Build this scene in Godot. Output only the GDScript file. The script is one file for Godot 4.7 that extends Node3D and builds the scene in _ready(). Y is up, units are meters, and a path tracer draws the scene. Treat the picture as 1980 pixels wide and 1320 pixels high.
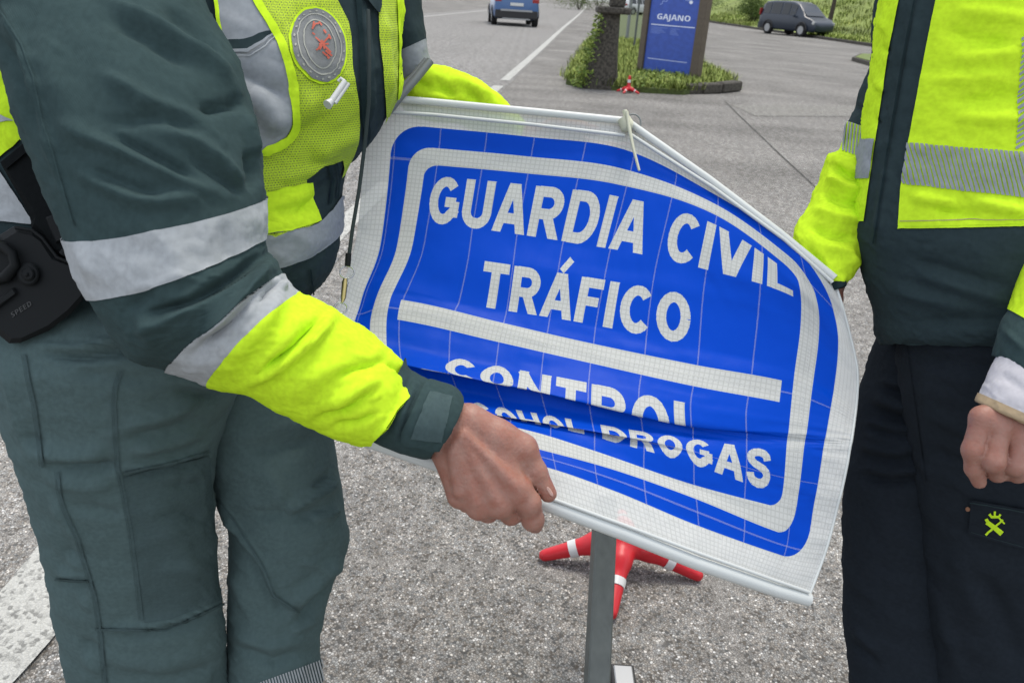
extends Node3D
# Roadside checkpoint: two officers unrolling a sign banner beside a road.

const FPX := 1500.0
var cam_pos := Vector3(0, 1.2, 0)
var near := 1.0  # how near a figure stands: scales its distances and its thickness together
var cam_basis := Basis()
var taken := {}
var M := {}
var rng := RandomNumberGenerator.new()
var nz := FastNoiseLite.new()
var nz2 := FastNoiseLite.new()

# ------------------------------------------------------------------ placing
func P(px: float, py: float, d: float) -> Vector3:
	return cam_pos + cam_basis * (Vector3((px - 990.0) / FPX, -(py - 660.0) / FPX, -1.0) * d * near)
func G(px: float, py: float, h := 0.0) -> Vector3:
	var r := cam_basis * Vector3((px - 990.0) / FPX, -(py - 660.0) / FPX, -1.0)
	return cam_pos + r * ((h - cam_pos.y) / r.y)
func to_px(p: Vector3) -> Vector2:
	var q := (p - cam_pos) * cam_basis
	return Vector2(990.0 - q.x / q.z * FPX, 660.0 + q.y / q.z * FPX)
func numbered(called: String) -> String:
	var k: int = taken.get(called, 0)
	taken[called] = k + 1
	return called if k == 0 else "%s_%03d" % [called, k]
func tag(o: Node3D, label := "", category := "", group := "", kind := "") -> Node3D:
	if label != "": o.set_meta("label", label)
	if category != "": o.set_meta("category", category)
	if group != "": o.set_meta("group", group)
	if kind != "": o.set_meta("kind", kind)
	return o
func thing(called: String, label: String, category: String, at := Vector3.ZERO, group := "") -> Node3D:
	var o := Node3D.new()
	o.name = numbered(called)
	add_child(o)
	o.position = at
	tag(o, label, category, group)
	return o
func put(mesh: Mesh, called: String, m: Material, parent: Node3D = null, at = null) -> MeshInstance3D:
	# meshes are in world coordinates unless "at" is given; parents are never turned
	var o := MeshInstance3D.new()
	o.mesh = mesh
	o.material_override = m
	o.cast_shadow = GeometryInstance3D.SHADOW_CASTING_SETTING_ON
	if parent == null:
		o.name = numbered(called)
		add_child(o)
		if at != null: o.position = at
	else:
		o.name = called
		parent.add_child(o, true)
		if at != null:
			o.position = at
		else:
			var off := Vector3.ZERO
			var p: Node = parent
			while p != self:
				off += (p as Node3D).position
				p = p.get_parent()
			o.position = -off
	return o

# ------------------------------------------------------------------ materials
func lin(r: float, g: float, b: float) -> Color:
	return Color(r * 0.75, g * 0.75, b * 0.75).linear_to_srgb()
func mat(c: Color, rough := 0.8, metal := 0.0) -> StandardMaterial3D:
	var m := StandardMaterial3D.new()
	m.albedo_color = c
	m.roughness = rough
	m.metallic = metal
	return m
func noise_img(size: int, freq: float, sd: int, type := FastNoiseLite.TYPE_SIMPLEX, oct := 3) -> Image:
	var n := FastNoiseLite.new()
	n.noise_type = type
	n.seed = sd
	n.frequency = freq
	n.fractal_octaves = oct
	return n.get_seamless_image(size, size)
func normal_tex(im: Image, k: float) -> ImageTexture:
	var c: Image = im.duplicate()
	c.convert(Image.FORMAT_L8)
	c.bump_map_to_normal_map(k)
	return ImageTexture.create_from_image(c)
func weave_img(size: int, pitch: int) -> Image:
	var im := Image.create(size, size, false, Image.FORMAT_L8)
	for y in size:
		for x in size:
			var a := sin(TAU * (x + y) / float(pitch)) * 0.5 + 0.5
			var b := sin(TAU * (x - y) / float(pitch * 2)) * 0.5 + 0.5
			var v := 0.45 + 0.4 * a * b + 0.15 * (hash(Vector2i(x, y)) % 1000) / 1000.0
			im.set_pixel(x, y, Color(v, v, v))
	return im
func tint_tex(im: Image, lo: float, hi: float) -> ImageTexture:
	# grey multiplier texture from noise
	var c: Image = im.duplicate()
	c.convert(Image.FORMAT_L8)
	var d := c.get_data()
	for i in d.size():
		var v := lerpf(lo, hi, d[i] / 255.0)
		d[i] = int(clampf(pow(v, 1.0 / 2.2) * 255.0, 0, 255))
	return ImageTexture.create_from_image(Image.create_from_data(c.get_width(), c.get_height(), false, Image.FORMAT_L8, d))
func cloth(c: Color, rough := 0.85, bump := 0.5, scale := 12.0, sheen := 0.0) -> StandardMaterial3D:
	var m := mat(c, rough)
	m.uv1_triplanar = true
	m.uv1_scale = Vector3.ONE * scale
	m.albedo_texture = M.cloth_tint
	m.normal_enabled = true
	m.normal_texture = M.cloth_normal
	m.normal_scale = bump
	m.metallic_specular = 0.05
	if sheen > 0.0:
		m.rim_enabled = true
		m.rim = sheen * 0.5
		m.rim_tint = 0.5
	return m

func make_materials() -> void:
	var wv := weave_img(256, 4)
	M.cloth_normal = normal_tex(wv, 2.0)
	M.cloth_tint = tint_tex(noise_img(256, 0.03, 5), 0.8, 1.0)
	M.green = cloth(lin(0.055, 0.090, 0.092), 0.75, 0.6, 14.0, 0.25)
	M.green_dark = cloth(lin(0.022, 0.038, 0.042), 0.8, 0.6, 14.0, 0.2)
	M.trouser = cloth(lin(0.112, 0.168, 0.170), 0.82, 0.9, 14.0, 0.25)
	M.trouser_patch = cloth(lin(0.090, 0.134, 0.138), 0.9, 1.4, 20.0)
	M.navy = cloth(lin(0.026, 0.033, 0.042), 0.85, 0.6, 14.0, 0.12)
	M.jacket_navy = cloth(lin(0.041, 0.063, 0.069), 0.7, 0.5, 14.0, 0.2)
	M.yellow = cloth(lin(0.80, 1.16, 0.045), 0.75, 0.35, 14.0)
	M.silver = cloth(lin(0.38, 0.41, 0.44), 0.5, 0.25, 14.0)
	M.silver_band = cloth(lin(0.52, 0.55, 0.57), 0.5, 0.25, 14.0)
	# yellow mesh fabric: open net over the dark jacket below
	var net := Image.create(128, 128, false, Image.FORMAT_RGB8)
	for y in 128:
		for x in 128:
			var cx := fposmod(x + (8 if (y / 16) % 2 else 0), 16.0) - 8.0
			var cy := (y % 16) - 8.0
			var hole := clampf((5.2 - sqrt(cx * cx + cy * cy)) * 0.7, 0.0, 1.0)
			net.set_pixel(x, y, lin(0.58, 0.80, 0.02).lerp(lin(0.15, 0.20, 0.05), hole))
	var mesh_m := mat(Color(1, 1, 1), 0.8)
	mesh_m.uv1_triplanar = true
	mesh_m.uv1_scale = Vector3.ONE * 48.0
	mesh_m.albedo_texture = ImageTexture.create_from_image(net)
	M.yellow_mesh = mesh_m
	M.black_plastic = mat(lin(0.012, 0.014, 0.015), 0.6)
	M.black_plastic.metallic_specular = 0.25
	M.black_cloth = cloth(lin(0.014, 0.016, 0.017), 0.8, 0.8, 16.0, 0.1)
	var sk := mat(lin(0.44, 0.245, 0.190), 0.55)
	sk.uv1_triplanar = true
	sk.uv1_scale = Vector3.ONE * 9.0
	var sim := noise_img(256, 0.02, 31, FastNoiseLite.TYPE_SIMPLEX, 4)
	var sd := sim.duplicate()
	sd.convert(Image.FORMAT_RGB8)
	for y in 256:
		for x in 256:
			var v: float = sim.get_pixel(x, y).r
			sd.set_pixel(x, y, Color(lerpf(0.86, 1.0, v), lerpf(0.58, 1.0, v), lerpf(0.50, 1.0, v)).linear_to_srgb())
	sk.albedo_texture = ImageTexture.create_from_image(sd)
	sk.normal_enabled = true
	sk.normal_texture = normal_tex(noise_img(256, 0.11, 33, FastNoiseLite.TYPE_CELLULAR, 2), 2.0)
	sk.normal_scale = 0.6
	sk.subsurf_scatter_enabled = true
	sk.subsurf_scatter_strength = 0.12
	M.skin = sk
	M.nail = mat(lin(0.62, 0.38, 0.31), 0.3)
	M.white_cloth = cloth(lin(0.72, 0.70, 0.74), 0.9, 0.3, 14.0)
	M.beige = cloth(lin(0.55, 0.42, 0.27), 0.9, 0.5, 14.0)
	M.hair = mat(lin(0.02, 0.014, 0.01), 0.7)
	M.boot = mat(lin(0.015, 0.015, 0.015), 0.5)
	M.red_emblem = mat(lin(0.62, 0.12, 0.07), 0.7)
	M.badge = cloth(lin(0.30, 0.31, 0.31), 0.6, 0.6, 14.0)
	M.badge_ring = mat(lin(0.40, 0.41, 0.36), 0.6)
	M.chrome = mat(lin(0.6, 0.6, 0.58), 0.25, 1.0)
	M.brass = mat(lin(0.62, 0.50, 0.22), 0.3, 1.0)
	M.copper = mat(lin(0.60, 0.33, 0.22), 0.35, 1.0)
	M.white_plastic = mat(lin(0.75, 0.76, 0.74), 0.4)
	M.print_grey = mat(lin(0.06, 0.063, 0.063), 0.6)
	M.rod = mat(lin(0.74, 0.77, 0.75), 0.4)
	M.cord_dark = mat(lin(0.015, 0.03, 0.03), 0.8)
	M.string = mat(lin(0.70, 0.70, 0.55), 0.8)
	M.red = mat(lin(0.72, 0.015, 0.028), 0.42)
	M.white_tape = mat(lin(0.78, 0.78, 0.78), 0.4)
	var pm := mat(lin(0.125, 0.145, 0.14), 0.45, 0.0)
	pm.uv1_triplanar = true
	pm.uv1_scale = Vector3(3, 3, 3)
	pm.albedo_texture = tint_tex(noise_img(256, 0.05, 9, FastNoiseLite.TYPE_SIMPLEX, 5), 0.6, 1.0)
	M.post_metal = pm
	# asphalt: broken stone set in binder
	var N := 1024
	var cell := FastNoiseLite.new()
	cell.noise_type = FastNoiseLite.TYPE_CELLULAR
	cell.fractal_type = FastNoiseLite.FRACTAL_NONE
	cell.frequency = 0.17
	cell.seed = 3
	cell.cellular_return_type = FastNoiseLite.RETURN_CELL_VALUE
	var a1 := cell.get_seamless_image(N, N, false, false, 0.05, false)
	cell.cellular_return_type = FastNoiseLite.RETURN_DISTANCE2_SUB
	var a2 := cell.get_seamless_image(N, N, false, false, 0.05, true)
	var a3 := noise_img(N, 0.012, 12, FastNoiseLite.TYPE_SIMPLEX, 4)
	var fine := noise_img(N, 0.35, 13, FastNoiseLite.TYPE_SIMPLEX, 2)
	for im in [a1, a2, a3, fine]: im.convert(Image.FORMAT_L8)
	var d1: PackedByteArray = a1.get_data()
	var d2: PackedByteArray = a2.get_data()
	var d3: PackedByteArray = a3.get_data()
	var d4: PackedByteArray = fine.get_data()
	var out := PackedByteArray()
	out.resize(N * N * 3)
	var hgt := PackedByteArray()
	hgt.resize(N * N)
	for i in N * N:
		var s := d1[i] / 255.0
		var edge := clampf(d2[i] / 255.0 * 3.4, 0.0, 1.0)
		var v := 0.435 + 0.18 * s
		if s > 0.92: v = 0.64 + (s - 0.92) * 2.0
		elif s < 0.14: v = 0.33
		v = lerpf(0.345, v, edge) * (0.84 + 0.26 * d3[i] / 255.0) * (0.74 + 0.52 * d4[i] / 255.0)
		var warm := 0.02 * (fposmod(s * 57.0, 1.0) - 0.2)
		out[i * 3] = int(clampf((v + warm) * 255.0 * 1.25, 0, 255))
		out[i * 3 + 1] = int(clampf(v * 255.0 * 1.25, 0, 255))
		out[i * 3 + 2] = int(clampf((v - warm) * 255.0 * 1.24, 0, 255))
		hgt[i] = int(255.0 * clampf(edge * (0.35 + 0.65 * s), 0, 1))
	var asph := mat(Color(1, 1, 1), 0.9)
	asph.albedo_texture = ImageTexture.create_from_image(Image.create_from_data(N, N, false, Image.FORMAT_RGB8, out))
	var hi := Image.create_from_data(N, N, false, Image.FORMAT_L8, hgt)
	asph.normal_enabled = true
	asph.normal_texture = normal_tex(hi, 3.0)
	asph.normal_scale = 0.55
	asph.metallic_specular = 0.2
	asph.uv1_triplanar = true
	asph.uv1_world_triplanar = true
	asph.uv1_scale = Vector3.ONE * 1.05
	asph.vertex_color_use_as_albedo = true
	M.asphalt = asph
	var road := asph.duplicate()
	road.uv1_scale = Vector3.ONE * 0.5
	road.albedo_color = Color(1.0, 1.0, 1.0)
	M.road = road
	# worn road paint: the same stone relief under white
	var paint := PackedByteArray()
	paint.resize(N * N * 3)
	for i in N * N:
		var keep := clampf((d1[i] / 255.0) * 1.2 + d3[i] / 255.0 * 0.5 - 0.25, 0.0, 1.0)
		var pv := lerpf(out[i * 3] / 255.0, 0.74, clampf(keep * 1.1 + 0.15, 0.30, 0.88)) * (0.9 + 0.1 * d4[i] / 255.0)
		paint[i * 3] = int(255.0 * pv)
		paint[i * 3 + 1] = int(255.0 * pv)
		paint[i * 3 + 2] = int(255.0 * pv * 0.97)
	var pt := mat(Color(1, 1, 1), 0.8)
	pt.albedo_texture = ImageTexture.create_from_image(Image.create_from_data(N, N, false, Image.FORMAT_RGB8, paint))
	pt.normal_enabled = true
	pt.normal_texture = asph.normal_texture
	pt.normal_scale = 0.5
	pt.uv1_triplanar = true
	pt.uv1_world_triplanar = true
	pt.uv1_scale = Vector3.ONE * 0.72
	M.paint = pt
	# grass and stone
	var gm := mat(Color(1, 1, 1), 0.95)
	gm.vertex_color_use_as_albedo = true
	gm.uv1_triplanar = true
	gm.uv1_world_triplanar = true
	gm.uv1_scale = Vector3.ONE * 0.35
	gm.albedo_texture = tint_tex(noise_img(512, 0.06, 21, FastNoiseLite.TYPE_SIMPLEX, 5), 0.35, 1.0)
	M.grass_ground = gm
	var bl := mat(Color(1, 1, 1), 0.8)
	bl.vertex_color_use_as_albedo = true
	bl.cull_mode = BaseMaterial3D.CULL_DISABLED
	bl.backlight_enabled = true
	bl.backlight = Color(0.25, 0.3, 0.1)
	M.blade = bl
	var cm := mat(lin(0.15, 0.135, 0.11), 0.95)
	cm.uv1_triplanar = true
	cm.uv1_scale = Vector3.ONE * 1.6
	cm.albedo_texture = tint_tex(noise_img(512, 0.02, 22, FastNoiseLite.TYPE_SIMPLEX, 6), 0.10, 1.0)
	cm.normal_enabled = true
	cm.normal_texture = normal_tex(noise_img(512, 0.05, 23, FastNoiseLite.TYPE_SIMPLEX, 5), 6.0)
	M.concrete = cm
	var wood := mat(lin(0.20, 0.16, 0.12), 0.85)
	wood.uv1_triplanar = true
	wood.uv1_scale = Vector3(14, 1.2, 14)
	wood.albedo_texture = tint_tex(noise_img(256, 0.03, 24, FastNoiseLite.TYPE_SIMPLEX, 4), 0.5, 1.0)
	M.wood = wood
	M.sign_post = mat(lin(0.25, 0.27, 0.27), 0.5, 0.3)
	M.bark = mat(lin(0.08, 0.065, 0.05), 0.95)
	M.glass = mat(lin(0.02, 0.025, 0.03), 0.08)
	M.tyre = mat(lin(0.015, 0.015, 0.016), 0.85)
	M.rim = mat(lin(0.42, 0.43, 0.44), 0.35, 0.6)
	M.car_black = mat(lin(0.02, 0.02, 0.022), 0.6)
	M.lamp_red = mat(lin(0.35, 0.02, 0.02), 0.2)
	M.lamp_white = mat(lin(0.6, 0.6, 0.6), 0.15)

# ------------------------------------------------------------------ lofted cloth
func ring(lx: float, ly: float, rx: float, ry: float, d: float, thick: float, sag := 0.0, dd := 0.0) -> Array:
	# one cross-section of a garment: its two outer edges as seen, its distance, its half depth
	var L := P(lx, ly, d - dd)
	var R := P(rx, ry, d + dd)
	var c := (L + R) * 0.5
	var a := (R - L) * 0.5
	var v := (cam_pos - c).normalized()
	var an := a.normalized()
	var b := (v - an * v.dot(an)).normalized() * thick * near
	b += cam_basis * Vector3(0, -1, 0) * sag * near
	return [c, a, b]
func wring(c: Vector3, rx: float, rz: float) -> Array:
	return [c, Vector3(rx, 0, 0), Vector3(0, 0, rz)]
func cr(a: Vector3, b: Vector3, c: Vector3, d: Vector3, t: float) -> Vector3:
	return b.cubic_interpolate(c, a, d, t)
func loft(keys: Array, nseg: int, sub: int, amp := 0.002, folds := [], sq := 1.0) -> Dictionary:
	var rows := (keys.size() - 1) * sub + 1
	var pos := PackedVector3Array()
	pos.resize(rows * (nseg + 1))
	var cen := PackedVector3Array()
	var n := keys.size()
	for i in rows:
		var k := mini(i / sub, n - 2)
		var t := float(i - k * sub) / sub
		var k0 := maxi(k - 1, 0)
		var k3 := mini(k + 2, n - 1)
		var C := cr(keys[k0][0], keys[k][0], keys[k + 1][0], keys[k3][0], t)
		var A := cr(keys[k0][1], keys[k][1], keys[k + 1][1], keys[k3][1], t)
		var B := cr(keys[k0][2], keys[k][2], keys[k + 1][2], keys[k3][2], t)
		cen.append(C)
		for j in nseg + 1:
			var th := TAU * j / nseg - PI * 0.5
			var c := cos(th)
			var s := sin(th)
			if sq != 1.0:
				c = signf(c) * pow(absf(c), sq)
				s = signf(s) * pow(absf(s), sq)
			pos[i * (nseg + 1) + j] = C + A * c + B * s
	var S := {"pos": pos, "nu": nseg + 1, "rows": rows, "cen": cen, "sub": sub, "closed": true}
	grid_normals(S)
	displace(S, amp, folds)
	return S
func grid_normals(S: Dictionary) -> void:
	var pos: PackedVector3Array = S.pos
	var nu: int = S.nu
	var rows: int = S.rows
	var nrm := PackedVector3Array()
	nrm.resize(pos.size())
	for i in rows:
		var i0 := maxi(i - 1, 0)
		var i1 := mini(i + 1, rows - 1)
		for j in nu:
			var j0 := j - 1
			var j1 := j + 1
			if S.closed:
				if j0 < 0: j0 = nu - 2
				if j1 > nu - 1: j1 = 1
			else:
				j0 = maxi(j0, 0)
				j1 = mini(j1, nu - 1)
			var du := pos[i * nu + j1] - pos[i * nu + j0]
			var dv := pos[i1 * nu + j] - pos[i0 * nu + j]
			var m := du.cross(dv).normalized()
			if S.has("cen"):
				if m.dot(pos[i * nu + j] - S.cen[i]) < 0.0: m = -m
			elif m.dot(cam_pos - pos[i * nu + j]) < 0.0 and S.get("face_cam", false): m = -m
			nrm[i * nu + j] = m
	S.nrm = nrm
func displace(S: Dictionary, amp: float, folds: Array) -> void:
	var pos: PackedVector3Array = S.pos
	var nrm: PackedVector3Array = S.nrm
	var px := PackedVector2Array()
	px.resize(pos.size())
	var fl := []
	for f in folds:
		var n: int = f.size() - 2
		var pl := PackedVector2Array()
		for k in range(0, n, 2): pl.append(Vector2(f[k], f[k + 1]))
		var bx := Rect2(pl[0], Vector2.ZERO)
		for q in pl: bx = bx.expand(q)
		fl.append([bx.grow(f[n] * 2.4), pl, float(f[n]), float(f[n + 1])])
	for i in pos.size():
		var p := pos[i]
		var q := to_px(p)
		var d := amp * (nz.get_noise_3d(p.x * 90.0, p.y * 160.0, p.z * 90.0) * 1.6 + nz2.get_noise_3d(p.x * 260.0, p.y * 420.0, p.z * 260.0) * 0.25)
		var cn := absf(nz.get_noise_3d(p.x * 130.0 + p.y * 60.0, p.y * 150.0 - p.x * 50.0, p.z * 130.0))
		d += amp * 0.55 * pow(maxf(0.0, 1.0 - cn * 5.0), 2.0)
		var face := clampf(nrm[i].dot((cam_pos - p).normalized()) * 3.0 + 0.6, 0.0, 1.0)
		if face > 0.0:
			for f in fl:
				var bx: Rect2 = f[0]
				if not bx.has_point(q): continue
				var pl: PackedVector2Array = f[1]
				var best := 1e9
				var at := 0.0
				for s in pl.size() - 1:
					var c0 := pl[s]
					var e := pl[s + 1] - c0
					var h := clampf((q - c0).dot(e) / e.length_squared(), 0.0, 1.0)
					var l := (q - c0 - e * h).length_squared()
					if l < best:
						best = l
						at = (s + h) / (pl.size() - 1)
				d += f[3] * 1.35 * face * minf(1.0, minf(at, 1.0 - at) * 4.0 + 0.1) * exp(-best / (f[2] * f[2]))
		pos[i] = p + nrm[i] * d
	S.pos = pos
	grid_normals(S)
	for i in pos.size(): px[i] = to_px(pos[i])
	S.px = px
func emit(S: Dictionary, r0: int, r1: int, called: String, m: Material, parent: Node3D, off := 0.0, lip := false, cap := false) -> MeshInstance3D:
	var pos: PackedVector3Array = S.pos
	var nrm: PackedVector3Array = S.nrm
	var nu: int = S.nu
	var v := PackedVector3Array()
	var nn := PackedVector3Array()
	var uv := PackedVector2Array()
	var ix := PackedInt32Array()
	var list := []
	if lip: list.append([r0, -0.002])
	for r in range(r0, r1 + 1): list.append([r, off])
	if lip: list.append([r1, -0.002])
	for e in list:
		for j in nu:
			var k: int = e[0] * nu + j
			v.append(pos[k] + nrm[k] * e[1])
			nn.append(nrm[k])
			uv.append(Vector2(j / float(nu - 1), e[0] / float(S.rows - 1)))
	for i in list.size() - 1:
		for j in nu - 1:
			var a := i * nu + j
			ix.append_array(PackedInt32Array([a, a + 1, a + nu, a + 1, a + nu + 1, a + nu]))
	if cap:
		for e in [0, list.size() - 1]:
			var c := Vector3.ZERO
			for j in nu - 1: c += v[e * nu + j]
			c /= (nu - 1)
			v.append(c)
			nn.append((c - S.cen[r0 if e else r1]).normalized())
			uv.append(Vector2(0.5, 0.5))
			for j in nu - 1: ix.append_array(PackedInt32Array([v.size() - 1, e * nu + j, e * nu + j + 1]))
	return put(arr_mesh(v, nn, ix, uv), called, m, parent)
func arr_mesh(v: PackedVector3Array, nn: PackedVector3Array, ix: PackedInt32Array, uv := PackedVector2Array(), col := PackedColorArray()) -> ArrayMesh:
	# turn every triangle so that its front looks along its normals
	for t in range(0, ix.size(), 3):
		var a := ix[t]
		var b := ix[t + 1]
		var c := ix[t + 2]
		if (v[b] - v[a]).cross(v[c] - v[a]).dot(nn[a] + nn[b] + nn[c]) > 0.0:
			ix[t + 1] = c
			ix[t + 2] = b
	var arr := []
	arr.resize(Mesh.ARRAY_MAX)
	arr[Mesh.ARRAY_VERTEX] = v
	arr[Mesh.ARRAY_NORMAL] = nn
	arr[Mesh.ARRAY_INDEX] = ix
	if uv.size() == v.size(): arr[Mesh.ARRAY_TEX_UV] = uv
	if col.size() == v.size(): arr[Mesh.ARRAY_COLOR] = col
	var am := ArrayMesh.new()
	am.add_surface_from_arrays(Mesh.PRIMITIVE_TRIANGLES, arr)
	return am
func poly(a: Array) -> PackedVector2Array:
	var p := PackedVector2Array()
	for i in range(0, a.size(), 2): p.append(Vector2(a[i], a[i + 1]))
	return p
func smooth_poly(p: PackedVector2Array, steps := 4) -> PackedVector2Array:
	var o := PackedVector2Array()
	var n := p.size()
	for i in n:
		for s in steps:
			o.append(p[i].cubic_interpolate(p[(i + 1) % n], p[(i - 1 + n) % n], p[(i + 2) % n], float(s) / steps))
	return o
# cut a cloth panel out of a garment surface, following an outline seen on it, and lay it "off" proud of it
func panel(S: Dictionary, pg: PackedVector2Array, called: String, m: Material, parent: Node3D, off := 0.0025, r0 := 0, r1 := -1) -> MeshInstance3D:
	var pos: PackedVector3Array = S.pos
	var nrm: PackedVector3Array = S.nrm
	var px: PackedVector2Array = S.px
	var nu: int = S.nu
	if r1 < 0: r1 = S.rows - 1
	if Geometry2D.is_polygon_clockwise(pg): pg.reverse()
	var bb := Rect2(pg[0], Vector2.ZERO)
	for q in pg: bb = bb.expand(q)
	var v := PackedVector3Array()
	var nn := PackedVector3Array()
	var ix := PackedInt32Array()
	for i in range(r0, r1):
		for j in nu - 1:
			var a := i * nu + j
			var q0 := px[a]
			if q0.x < bb.position.x - 40 or q0.x > bb.end.x + 40 or q0.y < bb.position.y - 40 or q0.y > bb.end.y + 40: continue
			for tri in [[a, a + 1, a + nu], [a + 1, a + nu + 1, a + nu]]:
				if nrm[tri[0]].dot(cam_pos - pos[tri[0]]) < 0.0: continue
				var A := px[tri[0]]
				var B := px[tri[1]]
				var C := px[tri[2]]
				var tb := Rect2(A, Vector2.ZERO).expand(B).expand(C)
				if not bb.intersects(tb, true): continue
				var area := (B - A).cross(C - A)
				if absf(area) < 0.001: continue
				for cut in Geometry2D.intersect_polygons(PackedVector2Array([A, B, C]), pg):
					var base := v.size()
					for q in cut:
						var w1: float = (q - A).cross(C - A) / area
						var w2: float = (B - A).cross(q - A) / area
						var w0 := 1.0 - w1 - w2
						var n2 := (nrm[tri[0]] * w0 + nrm[tri[1]] * w1 + nrm[tri[2]] * w2).normalized()
						v.append(pos[tri[0]] * w0 + pos[tri[1]] * w1 + pos[tri[2]] * w2 + n2 * off)
						nn.append(n2)
					for k in Geometry2D.triangulate_polygon(cut): ix.append(base + k)
	if ix.is_empty():
		print("empty panel ", called)
		return null
	return put(arr_mesh(v, nn, ix), called, m, parent)
func stroke(pts: Array, w: float) -> PackedVector2Array:
	# a thin strip along a line
	var p := poly(pts)
	var l := PackedVector2Array()
	var r := PackedVector2Array()
	for i in p.size():
		var d := (p[mini(i + 1, p.size() - 1)] - p[maxi(i - 1, 0)]).normalized()
		var s := Vector2(-d.y, d.x) * w * 0.5
		l.append(p[i] + s)
		r.append(p[i] - s)
	r.reverse()
	l.append_array(r)
	return l
func ellipse(c: Vector2, rx: float, ry: float, rot: float, n := 40) -> PackedVector2Array:
	var o := PackedVector2Array()
	for i in n:
		var t := TAU * i / n
		o.append(c + Vector2(cos(t) * rx, sin(t) * ry).rotated(rot))
	return o

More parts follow.
